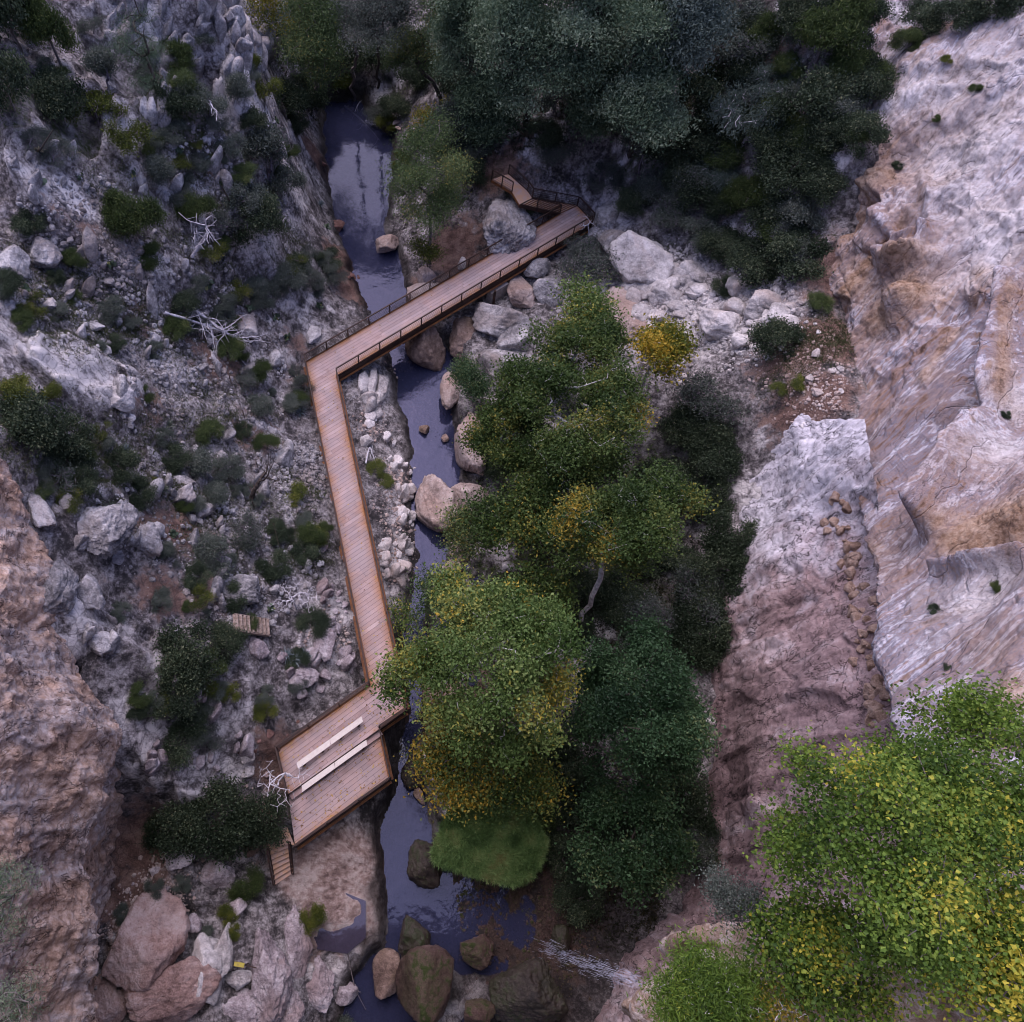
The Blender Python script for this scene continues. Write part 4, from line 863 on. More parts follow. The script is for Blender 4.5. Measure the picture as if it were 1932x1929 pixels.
for i, (px, py, rx, ry, kd, lab, op) in enumerate(BL):
    if op is not None: boulder(px, py, rx, ry, kd, lab, 100+i, **op)
# white cracked ribs of rock between boardwalk and creek
for i, (px, py, rx, ry, lab) in enumerate([(686, 722, 11, 28, 'left'), (702, 724, 11, 34, 'middle'), (722, 730, 13, 32, 'right')]):
    boulder(px, py, rx, ry, 'pale', f'{lab} one of three white upright rock ribs just inside the boardwalk elbow', 300+i, hz=1.2, lift=.3, planes=16, rough=.12, name='rock_rib', cat='rock')
g = np.random.default_rng(9); k = 0
PROTO = [mesh('rock', *rock_shape(400+i, 4, int(g.integers(9, 14)), .09, .05), True) for i in range(12)]
PKIND = {kd: [p.copy() for p in PROTO] for kd in ('pale', 'lilac', 'grey', 'red', 'tan')}
for kd, L in PKIND.items():
    for p in L: p.materials.append(RM[kd])
def scatter_rocks(n, region, rlo, rhi, kd, label, group, pw=2.2, lift=.3):
    for _ in range(n):
        while True:
            x0, y0, rr, wt = region[g.integers(len(region))]; a, q = g.uniform(0, 6.28), math.sqrt(g.random())
            px, py = x0+rr*q*math.cos(a), y0+rr*q*math.sin(a)*.85
            if not (590 < px < 700 and 690 < py < 1290 and abs(px-(606+(py-690)*.195+25)) < 42): break
        r = rlo+(rhi-rlo)*g.random()**pw
        boulder(px, py, r*g.uniform(.85, 1.35), r*g.uniform(.75, 1.1), kd, label, 0, rot=g.uniform(0, 6.28), hz=g.uniform(.6, .9), lift=lift, name='rock', cat='rock', group=group, me=PKIND[kd][g.integers(12)])
scatter_rocks(100, [(1240, 560, 75, 1), (1300, 590, 80, 1), (1380, 600, 75, 1), (1290, 530, 70, 1), (1450, 590, 60, 1), (1200, 530, 50, 1)], 4, 24, 'pale', 'broken pale block lying in the rockfall between the deck end and the cliff', 'blocks of the pale rockfall')
scatter_rocks(45, [(760, 880, 22, 1), (762, 930, 20, 1), (760, 980, 24, 1), (748, 1030, 28, 1), (755, 1080, 26, 1), (740, 1050, 30, 1), (700, 790, 20, 1)], 4, 15, 'pale', 'cream rock packed along the bank between boardwalk and creek', 'rocks on the bank beside the boardwalk')
scatter_rocks(25, [(620, 1190, 26, 1), (640, 1150, 20, 1), (590, 1290, 30, 1), (660, 1260, 15, 1), (560, 1250, 36, 1), (610, 1040, 18, 1)], 5, 17, 'lilac', 'lilac rock in the broken bank left of the lower boardwalk', 'rocks left of the lower boardwalk')
scatter_rocks(48, [(400, 720, 130, 1), (120, 480, 110, 1), (300, 560, 120, 1), (480, 930, 90, 1), (240, 680, 120, 1), (430, 320, 110, 1), (200, 1000, 110, 1), (430, 1180, 90, 1)], 3, 16, 'grey', 'grey lichened rock scattered on the left slope', 'rocks scattered on the left slope', 2.8)
scatter_rocks(24, [(690, 480, 18, 1), (672, 530, 22, 1), (650, 560, 25, 1), (615, 300, 14, 1), (640, 430, 16, 1), (580, 700, 24, 1), (800, 780, 22, 1), (570, 1380, 40, 1), (480, 1400, 40, 1)], 3, 13, 'red', 'dark red stone on the bank of the creek', 'red stones by the creek')
scatter_rocks(18, [(1560, 640, 40, 1), (1555, 740, 40, 1), (1590, 690, 30, 1), (1540, 790, 30, 1)], 2.5, 9, 'pale', 'white stone on the orange slope under the tall cliff', 'white stones on the orange slope')
scatter_rocks(14, [(330, 1640, 50, 1), (300, 1700, 40, 1), (260, 1690, 40, 1), (420, 1560, 40, 1)], 3, 10, 'lilac', 'loose stone on the floor between the tan cliff and the pink boulders', 'stones below the tan cliff')
scatter_rocks(12, [(700, 215, 25, 1), (655, 200, 20, 1), (760, 230, 30, 1), (830, 600, 24, 1), (720, 650, 22, 1)], 3, 8, 'tan', 'tan stone on the edge of the upper pool', 'stones at the pool edges')
def crag(n, region, rlo, rhi, label, group, kd='grey'):
    for _ in range(n):
        x0, y0, rr = region[g.integers(len(region))]; a, q = g.uniform(0, 6.28), math.sqrt(g.random()); r = rlo+(rhi-rlo)*g.random()**1.5
        o = boulder(x0+rr*q*math.cos(a), y0+rr*q*math.sin(a)*.8, r, r, kd, label, 0, hz=1., lift=.1, name='crag_block', cat='rock', group=group, me=PKIND[kd][g.integers(12)])
        k = o.scale[0]; o.scale = (k*g.uniform(.5, .75), k*g.uniform(.7, 1.0), k*g.uniform(1.2, 1.9)); o.rotation_euler = (g.normal()*.15-.35, g.normal()*.15+.45, g.normal()*.4)
crag(95, [(260, 40, 70), (320, 90, 55), (340, 150, 40), (440, 70, 45), (460, 120, 40), (420, 30, 50), (230, 10, 50), (300, 200, 30), (490, 100, 24)], 9, 30, 'block of the broken grey crag at the upper left', 'blocks of the upper left crag')
crag(34, [(190, 1000, 60), (110, 1100, 40), (280, 1020, 34), (190, 1190, 40), (420, 1110, 50)], 9, 24, 'knobbly grey block of the outcrop above the tan cliff', 'blocks of the outcrop above the tan cliff')
crag(30, [(330, 1330, 50), (400, 1420, 50), (290, 1430, 40), (460, 1400, 30), (430, 1330, 50)], 9, 24, 'dark block of the rock face left of the platform', 'blocks of the rock face by the platform', 'lilac')
crag(85, [(130, 520, 100), (300, 600, 120), (430, 500, 90), (420, 720, 110), (230, 680, 100), (350, 960, 100), (470, 880, 80), (300, 300, 120), (450, 330, 90), (540, 1080, 60), (90, 330, 80)], 8, 24, 'craggy lichened block standing out of the left slope', 'craggy blocks of the left slope')
crag(30, [(630, 1190, 24), (600, 1240, 36), (650, 1240, 20), (560, 1290, 30), (620, 1120, 22)], 8, 20, 'cracked lilac block of the bank left of the lower boardwalk', 'cracked blocks left of the lower boardwalk', 'lilac')
crag(40, [(745, 880, 16), (762, 930, 14), (765, 980, 14), (762, 1030, 16), (757, 1080, 18), (700, 760, 14), (735, 830, 14)], 8, 20, 'pale fractured block of the rock rib along the creek', 'blocks of the pale rib along the creek', 'pale')
RM['seam'] = rock_mat('seam_rock', (.10, .065, .045), (.26, .175, .125), (.44, .33, .26), None, 1.5, .4)
PKIND['seam'] = [p.copy() for p in PROTO]
for p_ in PKIND['seam']: p_.materials.clear(); p_.materials.append(RM['seam'])
# grassy boulder
pb = at(908, 1588, 1.5); kb = mpp(pb); V, Fc = rock_shape(777, 6, 12, .13, .3); V = V*np.array([122*kb, 84*kb, 2.5])
gb = empty('mossy_boulder', pb, 'giant flat topped boulder covered in green grass beside the creek', 'boulder')
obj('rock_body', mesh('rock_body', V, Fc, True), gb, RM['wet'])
def blades(P, N, ln, wd, g, lean=.5):
    n = len(P); d = N+g.normal(size=(n, 3))*lean; d /= np.linalg.norm(d, axis=1, keepdims=True); s = np.cross(d, g.normal(size=(n, 3))); s /= np.linalg.norm(s, axis=1, keepdims=True)
    L = (ln*g.uniform(.5, 1.3, n))[:, None]; w = wd*s; tip = P+d*L; tip[:, 2] -= L[:, 0]*.15
    V = np.stack([P-w, P+w, tip], 1).reshape(-1, 3); return V, np.arange(3*n).reshape(n, 3)
GRM = leaf_mat('grass_blades', [(0, (.05, .10, .03)), (.5, (.14, .24, .075)), (.85, (.25, .35, .13)), (1, (.20, .16, .06))], .3)
me_ = bpy.data.meshes['rock_body']; gs = np.random.default_rng(3)
A_ = V[Fc]; nf = np.cross(A_[:, 1]-A_[:, 0], A_[:, 2]-A_[:, 0]); ar = np.linalg.norm(nf, axis=1); nf = nf/ar[:, None]; nf *= np.sign((nf*A_.mean(1)).sum(1))[:, None]
pr = ar*(nf[:, 2] > .35)*sstep(-.3, .6, A_.mean(1)[:, 2]); idx = gs.choice(len(Fc), 60000, p=pr/pr.sum()); b1, b2 = gs.random((2, 60000)); sw = b1+b2 > 1; b1[sw], b2[sw] = 1-b1[sw], 1-b2[sw]
pts = A_[idx, 0]+b1[:, None]*(A_[idx, 1]-A_[idx, 0])+b2[:, None]*(A_[idx, 2]-A_[idx, 0])
gv, gf = blades(pts, np.array([[0, 0, 1.]])*.8+nf[idx]*.5, .30, .022, gs, .8); gl = np.repeat(np.clip(.5+.8*fbm(pts, 1.3, 4, s=6)+gs.normal(size=60000)*.13, 0, .95)+(gs.random(60000) > .996)*.5, 3)
obj('grass', mesh('grass', gv, gf, False, {'lc': gl}), gb, GRM, kind='stuff')
# gravel: nobody could count it
def gravel(name, n, fn, rlo, rhi, mat, seed):
    g2 = np.random.default_rng(seed); V0, F0 = ICO[2]; V0 = V0[:]; P = fn(g2, n); n = len(P)
    r = rlo*(rhi/rlo)**(g2.random(n)**2.4); A = g2.random((n, 1, 3))*.6+.6; nz = 1+.35*(g2.random((n, len(V0), 1))-.5)
    V = P[:, None]+V0[None]*A*r[:, None, None]*nz; Fq = (F0[None]+(np.arange(n)*len(V0))[:, None, None]).reshape(-1, 3)
    return obj(name, mesh(name, V.reshape(-1, 3), Fq, False), None, mat, kind='stuff', label='loose small stones littering the ground', cat='gravel')
def on_ground(pts): return np.array([(x, y, hgt(x, y)) for x, y in pts])
def field(sp):
    def fn(g2, n):
        out = []
        while len(out) < n:
            px, py, r = sp[g2.integers(len(sp))]; a, q = g2.uniform(0, 6.28), math.sqrt(g2.random()); p = hit(px+r*q*math.cos(a), py+r*q*math.sin(a)) if len(out) % 6 == 0 or not out else None
            if p is None:
                b = out[-(len(out) % 6)]; p = b+np.array([g2.normal()*.45, g2.normal()*.45, 0]); p[2] = hgt(p[0], p[1])
            out.append(p)
        return np.array(out)
    return fn
gravel('gravel', 5200, field([(1300, 590, 130), (1240, 550, 90), (1420, 600, 80)]), .035, .22, RM['pale'], 1)
gravel('gravel', 9500, field([(400, 720, 150), (150, 480, 150), (300, 580, 150), (450, 330, 120), (350, 960, 150), (480, 1080, 120), (560, 900, 60)]), .03, .20, RM['grey'], 2)
gravel('gravel', 900, field([(1560, 690, 60), (1550, 760, 40), (1480, 700, 60)]), .03, .14, RM['tan'], 7)
gravel('gravel', 1500, field([(750, 900, 30), (745, 980, 34), (745, 1060, 40), (705, 800, 22), (620, 1200, 40), (760, 680, 30)]), .03, .15, RM['tan'], 3)
gravel('gravel', 2400, field([(950, 1730, 110), (1040, 1720, 100), (880, 1700, 60), (1020, 1800, 80)]), .03, .11, RM['wetred_shade'], 4)
gravel('gravel', 700, field([(800, 775, 26), (815, 790, 20)]), .03, .16, RM['red'], 5)
gravel('gravel', 1200, field([(320, 1660, 60), (280, 1700, 50), (240, 1760, 40), (430, 1560, 60)]), .03, .14, RM['tan'], 6)
# ------------------------------------------------------------------ trees and shrubs
def skeleton(seed, lobes, trunk, r0, natt, sig, wig=.25, step=.7, droop=.0):
    """grow branches from a trunk polyline towards points gathered in lobes (x, y, z, radius)"""
    g = np.random.default_rng(seed); N = [np.array(p, float) for p in trunk]; par = [-1]+list(range(len(N)-1))
    L = np.array(lobes); w = L[:, 3]**2.2; li = g.choice(len(L), natt, p=w/w.sum())
    d = g.normal(size=(natt, 3)); d /= np.linalg.norm(d, axis=1, keepdims=True); d[:, 2] = np.abs(d[:, 2])*.85-.25
    A = L[li, :3]+d*L[li, 3:4]*(g.random((natt, 1))**.45); top = N[-1]
    order = np.argsort(np.linalg.norm(A-top, axis=1)); tips = []
    start = max(1, len(N)//3); arr = np.zeros((natt*14+len(N)+10, 3)); n = len(N); arr[:n] = N
    for k in order:
        a = A[k]; D = np.linalg.norm(arr[start:n]-a, axis=1)+.25*np.maximum(0, arr[start:n, 2]-a[2]); j = start+int(np.argmin(D))
        m = max(1, min(10, int(np.linalg.norm(arr[j]-a)/step))); p0 = arr[j].copy(); q = j; side = g.normal(size=3)*wig*np.linalg.norm(a-p0)*.35
        for s in range(1, m+1):
            f = s/m; p = p0+(a-p0)*f+side*math.sin(f*math.pi)-np.array([0, 0, droop*f*f]); arr[n] = p; par.append(q); q = n; n += 1
        tips.append(n-1)
    P = arr[:n]; cnt = np.zeros(n); cnt[tips] = 1
    for i in range(n-1, 0, -1): cnt[par[i]] += cnt[i]
    rad = np.maximum(r0*(np.maximum(cnt, .6)/cnt[0])**.46, .008)
    return P, np.array(par), rad, A, li
def branches(P, par, rad, k=5, rmin=0.):
    i = np.arange(1, len(P)); i = i[rad[i] >= rmin]
    r1 = rad[i]; r0 = np.minimum(rad[par[i]], r1*1.5)
    return tubes(P[par[i]], P[i], r0, r1, k)
def leaves(g, C, n, sig, size, asp=.55, up=.8, flat=.65, tone=None, tn=.2, kind='diamond', droop=0.):
    """n leaves round each clump centre C"""
    m = len(C); P = np.repeat(C, n, 0); tn_ = np.repeat(tone if tone is not None else np.full(m, .4), n); q = len(P)
    P = P+g.normal(size=(q, 3))*np.array([1, 1, flat])*sig
    N = g.normal(size=(q, 3))+np.array([0, 0, up]); N /= np.linalg.norm(N, axis=1, keepdims=True)
    T = np.cross(N, g.normal(size=(q, 3))); T /= np.linalg.norm(T, axis=1, keepdims=True)
    if droop: T[:, 2] -= droop; T /= np.linalg.norm(T, axis=1, keepdims=True); N = np.cross(np.cross(T, N), T); N /= np.linalg.norm(N, axis=1, keepdims=True)+1e-9
    B = np.cross(N, T); s = (size*g.uniform(.55, 1.25, q))[:, None]; w = s*asp*.5
    mid = P+N*w*.25
    V = np.stack([P-T*s*.5, mid+B*w-T*s*.08, P+T*s*.5-N*s*.12, mid-B*w-T*s*.08], 1).reshape(-1, 3)
    F = np.arange(4*q).reshape(q, 4); lc = np.repeat(np.clip(tn_+g.normal(size=q)*tn, 0, 1), 4)
    return V, F, lc
def lobes_in(g, c, R, n, rel=(.32, .5), shell=.75, zmin=-.7):
    out = []
    for i in range(n):
        while True:
            d = g.normal(size=3); d /= np.linalg.norm(d)
            if d[2] > zmin: break
        q = shell*g.uniform(.55, 1.)
        out.append((*(np.array(c)+d*np.array(R)*q), min(R)*g.uniform(*rel)+.08*max(R)))
    return out
BARK = {'white': bark_mat('white_bark', (.34, .32, .30), (.62, .60, .57)), 'grey': bark_mat('grey_bark', (.09, .075, .07), (.20, .175, .165)), 'dark': bark_mat('dark_bark', (.03, .024, .02), (.08, .065, .055)),
        'silver': bark_mat('bleached_wood', (.38, .36, .37), (.66, .64, .66)), 'purple': bark_mat('bare_twigs', (.10, .085, .10), (.20, .17, .19))}
LEAF = {
 'syc': leaf_mat('sycamore_leaves', [(0, (0.024, 0.050, 0.011)), (.35, (0.061, 0.105, 0.024)), (.6, (0.110, 0.154, 0.039)), (.82, (0.264, 0.231, 0.039)), (1, (0.396, 0.264, 0.033))]),
 'sycb': leaf_mat('bright_sycamore_leaves', [(0, (0.042, 0.084, 0.017)), (.35, (0.102, 0.168, 0.041)), (.6, (0.180, 0.240, 0.072)), (.82, (0.396, 0.348, 0.060)), (1, (0.504, 0.336, 0.042))]),
 'yel': leaf_mat('yellow_leaves', [(0, (.07, .10, .014)), (.35, (.17, .18, .025)), (.65, (.33, .27, .03)), (1, (.44, .29, .03))]),
 'alder': leaf_mat('alder_leaves', [(0, (0.013, 0.035, 0.013)), (.5, (0.030, 0.069, 0.025)), (.85, (0.062, 0.119, 0.050)), (1, (0.125, 0.163, 0.062))]),
 'willow': leaf_mat('willow_leaves', [(0, (0.035, 0.065, 0.022)), (.5, (0.081, 0.131, 0.045)), (.85, (0.144, 0.194, 0.075)), (1, (0.275, 0.250, 0.062))]),
 'oak': leaf_mat('dark_oak_leaves', [(0, (0.017, 0.030, 0.015)), (.5, (0.041, 0.062, 0.032)), (.85, (0.086, 0.117, 0.062)), (1, (0.172, 0.190, 0.103))]),
 'juniper': leaf_mat('juniper_sprays', [(0, (0.022, 0.038, 0.012)), (.5, (0.054, 0.084, 0.024)), (.85, (0.101, 0.142, 0.041)), (1, (0.176, 0.189, 0.061))]),
 'conifer': leaf_mat('cypress_sprays', [(0, (0.040, 0.072, 0.040)), (.5, (0.096, 0.149, 0.082)), (.85, (0.191, 0.259, 0.154)), (1, (0.293, 0.360, 0.226))]),
 'sage': leaf_mat('grey_green_leaves', [(0, (0.046, 0.061, 0.047)), (.5, (0.099, 0.122, 0.095)), (.85, (0.166, 0.192, 0.152)), (1, (0.251, 0.265, 0.212))]),
 'silverleaf': leaf_mat('silver_green_sprays', [(0, (.05, .075, .06)), (.5, (.11, .15, .12)), (1, (.21, .26, .21))]),
 'lime': leaf_mat('yellow_green_leaves', [(0, (.03, .045, .008)), (.5, (.085, .11, .018)), (.85, (.15, .17, .028)), (1, (.22, .20, .04))]),
 'cotton': leaf_mat('cottonwood_leaves', [(0, (.035, .075, .012)), (.35, (.10, .175, .024)), (.62, (.18, .27, .04)), (.8, (.33, .36, .05)), (1, (.56, .48, .06))], .35),
 'blue': leaf_mat('agave_blades', [(0, (0.062, 0.088, 0.094)), (.6, (0.138, 0.175, 0.181)), (1, (0.250, 0.288, 0.288))], .05),
 'straw': leaf_mat('dry_agave_blades', [(0, (0.375, 0.300, 0.175)), (1, (0.700, 0.600, 0.400))], .1), 'pad': leaf_mat('cactus_pads', [(0, (0.062, 0.094, 0.056)), (.7, (0.138, 0.188, 0.112)), (1, (0.375, 0.375, 0.138))], .05)}
def plant(name, loc, sk, lv, bark, leaf, label, cat, group=None, rmin=0., k=5, bname='branches', fname='foliage'):
    e = empty(name, loc, label, cat, group)
    V, Fc = branches(*sk[:3], k, rmin); obj(bname, mesh(bname, V, Fc, True), e, BARK[bark])
    if lv is not None: obj(fname, mesh(fname, lv[0], lv[1], False, {'lc': lv[2]}), e, LEAF[leaf])
    return e
def tree(seed, cpx, cpy, zc, rx, ry, hz, base, leaf, bark, label, natt=200, lv=(70, .5, .2), nl=12, r0=.16, tone=.4, tvar=.14, tn=.17, name='tree', cat='tree', group=None, droop=0., up=.4, asp=.6, rel=(.32, .5), zmin=-.6, extra=(), shell=.8, zbase=None, wig=.3):
    """crown centre by bearing and height, crown radii in bearing units, base where its foot stands"""
    g = np.random.default_rng(seed); c = at(cpx, cpy, zc); k = mpp(c); b = hit(*base) if zbase is None else at(*base, zbase)
    R = np.array([rx*k, ry*k*1.05, hz]); cl = c-b
    lob = lobes_in(g, cl, R, nl, rel, shell, zmin)+[(*(at(*e[:3])-b), e[3]) for e in extra]
    top = cl-np.array([0, 0, hz*.35]); n = max(5, int(np.linalg.norm(top)/.9)); wg = g.normal(size=(n, 3))*.12; wg[0] = 0
    trunk = [top*f+wg[i]+np.array([cl[0], cl[1], 0])*(-.12*math.sin(f*math.pi)) for i, f in enumerate(np.linspace(0, 1, n))]; trunk[0] = np.array([0, 0, -.4])
    sk = skeleton(seed, lob, trunk, r0, natt, 0, wig, droop=droop)
    A, li = sk[3], sk[4]; lt = tone+g.normal(size=len(lob))*tvar*1.1; up_b = .09*(A[:, 2]-cl[2])/max(hz, .5)
    kp = g.random(len(A)) > .1; L = leaves(g, A[kp], lv[0], lv[1], lv[2], asp, up, .6, (lt[li]+g.normal(size=len(A))*tvar*.6)[kp], tn, droop=droop*.8)
    return plant(name, b, sk, L, bark, leaf, label, cat, group)
# --- the riverside trees, right of the creek
tree(11, 1085, 790, 9.5, 160, 125, 3.2, (1120, 830), 'syc', 'white', 'largest sycamore, broad green crown beside the middle of the boardwalk', 520, (90, .36, .18), 42, .2, .36, tvar=.16, tn=.09, rel=(.1, .22), shell=.98)
tree(12, 1095, 590, 7.5, 62, 52, 2.4, (1110, 640), 'sycb', 'white', 'loose light green sycamore just below the right part of the long deck', 120, (60, .5, .2), 9, .1, .42, rel=(.3, .45))
tree(13, 1240, 672, 8, 54, 62, 2.6, (1190, 770), 'yel', 'white', 'small yellow autumn tree at the foot of the rockfall', 130, (55, .4, .21), 13, .1, .45, tvar=.2, rel=(.2, .34))
tree(14, 1165, 990, 10, 128, 92, 2.6, (1088, 1195), 'syc', 'white', 'sycamore with a long pale leaning trunk right of the large mid creek boulder', 350, (84, .38, .18), 28, .15, .38, tvar=.17, tn=.09, rel=(.16, .28), shell=.95, extra=((1260, 920, 10.5, 1.3), (1300, 950, 10.2, .9), (1070, 1030, 9.5, 1.1)))
tree(15, 980, 965, 6.5, 88, 72, 2.4, (990, 1010), 'syc', 'grey', 'darker sycamore in the dip between the largest one and the leaning one', 200, (70, .5, .2), 11, .12, .33)
tree(16, 925, 1235, 10.5, 150, 160, 3.4, (950, 1330), 'sycb', 'white', 'brightest yellow green sycamore reaching over the end of the boardwalk', 580, (95, .36, .185), 44, .2, .47, tvar=.15, tn=.1, rel=(.09, .21), shell=.98, extra=((735, 1290, 9, .75), (765, 1270, 9.2, .9), (800, 1240, 9.5, 1.1), (728, 1312, 8.6, .5)))
tree(17, 1205, 1350, 8.5, 128, 150, 3.6, (1200, 1420), 'alder', 'dark', 'dark green alder with a dense crown right of the brightest sycamore', 440, (110, .34, .165), 46, .2, .5, tvar=.18, tn=.12, rel=(.09, .19), shell=.98)
tree(18, 1200, 1590, 5.5, 112, 88, 2.4, (1190, 1620), 'alder', 'dark', 'deep green alder bush in the shade below the dense alder', 260, (80, .34, .18), 26, .12, .5, tvar=.2, rel=(.1, .22), shell=.95)
tree(19, 860, 1445, 5.5, 66, 60, 2.0, (880, 1480), 'syc', 'grey', 'low sycamore with yellow leaves hanging beside the creek cascade', 170, (60, .5, .19), 11, .1, .55, tvar=.2)
tree(20, 975, 1450, 5.5, 92, 62, 2.0, (985, 1480), 'syc', 'grey', 'shaded olive green tree behind the grassy boulder', 190, (60, .5, .18), 11, .1, .4)
tree(21, 884, 722, 3.6, 40, 40, 1.5, (888, 740), 'alder', 'dark', 'dense rounded green bush on the creek bank below the deck', 110, (90, .32, .13), 9, .06, .8, name='bush', cat='bush')
tree(22, 880, 1005, 4.5, 50, 46, 1.7, (890, 1030), 'willow', 'grey', 'pale green willow shrub right of the creek below the large mid creek boulder', 110, (60, .4, .15), 9, .06, .6, name='bush', cat='bush')
tree(23, 830, 1115, 4.5, 40, 40, 1.8, (845, 1140), 'willow', 'grey', 'fine green willow shrub at the water above the brightest sycamore', 110, (60, .4, .14), 8, .06, .35, name='bush', cat='bush')
tree(24, 775, 1160, 3.2, 34, 34, 1.1, (775, 1170), 'sycb', 'grey', 'sparse young green shrub between the boardwalk and the creek', 50, (28, .4, .15), 6, .04, .35, name='bush', cat='bush')
tree(25, 1075, 880, 5.5, 110, 70, 1.8, (1090, 900), 'syc', 'grey', 'dim understory tree beneath the largest sycamore', 170, (60, .55, .2), 11, .1, .3)
tree(26, 1000, 1130, 5.2, 90, 70, 2.0, (1010, 1150), 'syc', 'grey', 'dim olive tree under the leaning sycamore', 170, (60, .5, .2), 11, .1, .35)
tree(27, 955, 815, 6.5, 70, 74, 2.4, (975, 840), 'syc', 'white', 'sycamore at the water edge left of the largest one', 220, (80, .38, .18), 18, .12, .38, tvar=.16, tn=.09, rel=(.14, .26), shell=.95)
tree(28, 1085, 668, 8, 96, 60, 2.4, (1090, 710), 'syc', 'white', 'green sycamore above the largest one, left of the yellow autumn tree', 240, (80, .38, .18), 20, .12, .42, tvar=.16, tn=.09, rel=(.14, .26), shell=.95)
# --- round the upper pool
tree(31, 815, 345, 7.5, 68, 92, 4.2, (812, 500), 'willow', 'grey', 'tall feathery green willow beside the upper pool', 380, (76, .45, .16), 24, .12, .5, up=.3, asp=.4, rel=(.16, .28), shell=.95)
tree(32, 800, 480, 3.4, 24, 26, 1.2, (806, 505), 'lime', 'grey', 'bright green shrub at the foot of the feathery willow', 50, (60, .35, .13), 5, .05, .5, name='bush', cat='bush')
tree(33, 590, 95, 9, 64, 92, 5.2, (598, 205), 'willow', 'grey', 'tall pale green tree standing at the head of the upper pool', 460, (80, .5, .19), 24, .16, .48, up=.3, asp=.35, rel=(.28, .4))
tree(34, 668, 60, 10, 46, 70, 4.6, (668, 190), 'sage', 'grey', 'slim grey green tree with a straight thin trunk behind the pool', 170, (50, .5, .15), 10, .12, .6, asp=.4)
tree(35, 720, 40, 11, 50, 66, 4.5, (712, 165), 'sage', 'dark', 'second slim grey green tree behind the pool, with a dark trunk', 170, (55, .5, .16), 10, .12, .4, asp=.4)
tree(36, 782, 95, 8, 50, 40, 2.2, (836, 205), 'willow', 'dark', 'leaning willow with a curved dark trunk and a rounded crown', 200, (70, .45, .15), 11, .16, .55, asp=.4)
tree(37, 800, 238, 5.5, 26, 28, 1.2, (812, 262), 'yel', 'grey', 'small golden bush above the feathery willow', 40, (45, .38, .15), 5, .04, .55, name='bush', cat='bush')
tree(38, 838, 200, 6.5, 18, 14, .8, (842, 215), 'yel', 'grey', 'tiny golden shrub under the grey green trees', 22, (40, .32, .14), 4, .03, .55, name='bush', cat='bush')
tree(39, 512, 22, 12, 34, 30, 2.2, (520, 75), 'yel', 'white', 'yellow leaved tree at the top edge above the crag', 90, (45, .5, .17), 8, .08, .4)
for i, (x, y, z, rx, ry, hz, bx, by, lf, tone, lab) in enumerate([
 (880, 60, 12, 60, 70, 4.5, 890, 160, 'conifer', .5, 'leafy evergreen at the top left of the big evergreen stand'), (985, 90, 14, 85, 95, 6.5, 990, 235, 'conifer', .55, 'huge drooping evergreen above the head of the ramp'),
 (1090, 70, 15, 85, 90, 6.5, 1075, 220, 'conifer', .5, 'huge dark trunked evergreen in the middle of the stand'), (1190, 110, 14, 80, 85, 5.5, 1150, 235, 'conifer', .48, 'broad evergreen right of the huge dark trunked one'),
 (1205, 215, 11.5, 75, 62, 4, 1190, 290, 'conifer', .55, 'green evergreen overhanging the purple bushes by the deck end'), (1290, 60, 16, 62, 80, 5, 1290, 170, 'silverleaf', .3, 'pale tipped evergreen at the right edge of the stand'),
 (1110, 190, 10, 60, 50, 3.2, 1110, 250, 'conifer', .4, 'lower evergreen hanging over the slope above the ramp'), (930, 200, 8.5, 60, 45, 3, 930, 245, 'conifer', .3, 'dim evergreen over the dirt path'),
 (870, 235, 6.5, 50, 40, 2.4, 880, 270, 'sage', .3, 'dim grey green tree between the golden bush and the path'), (1000, 20, 14, 70, 50, 5, 1000, 90, 'conifer', .4, 'evergreen cut by the top edge behind the huge drooping one'),
 (1180, 10, 15, 80, 50, 5, 1180, 80, 'conifer', .35, 'dark evergreen cut by the top edge behind the broad one')]):
    tree(50+i, x, y, z, rx, ry, hz, (bx, by), lf, 'dark', lab, 400, (75, .5, .23), 20, .26, tone+.08, up=.2, asp=.42, droop=.25, rel=(.22, .36), group='evergreens above the ramp')
tree(62, 845, 15, 11, 50, 50, 4, (850, 80), 'willow', 'dark', 'pale green tree cut by the top edge left of the evergreens', 230, (70, .5, .17), 14, .14, .6, asp=.4)
tree(63, 745, 5, 12, 46, 50, 4, (745, 70), 'sage', 'dark', 'grey green tree cut by the top edge between the slim trees and the evergreens', 200, (60, .5, .16), 12, .14, .45, asp=.4)
# --- shrub prototypes: dome of stems, shared by copies
def shrub_proto(seed, leaf, bark, natt, lv, asp=.55, up=.5, tone=.45, hz=.85, r0=.035, lobes=9, bare=False, rel=(.3, .48)):
    g = np.random.default_rng(seed); lob = lobes_in(g, (0, 0, .55*hz), (.75, .75, .5*hz), lobes, rel, .85, -.3)
    sk = skeleton(seed, lob, [(0, 0, -.35), (0, 0, 0), (g.normal()*.05, g.normal()*.05, .18)], r0, natt, 0, .5, .14)
    V, Fc = branches(*sk[:3], 4); bm_ = mesh('branches', V, Fc, True); bm_.materials.append(BARK[bark])
    if lv is None: return bm_, None
    lt = tone+g.normal(size=len(lob))*.12; L = leaves(g, sk[3], lv[0], lv[1], lv[2], asp, up, .7, lt[sk[4]]+g.normal(size=natt)*.08, .17)
    fm = mesh('foliage', L[0], L[1], False, {'lc': L[2]}); fm.materials.append(LEAF[leaf]); return bm_, fm
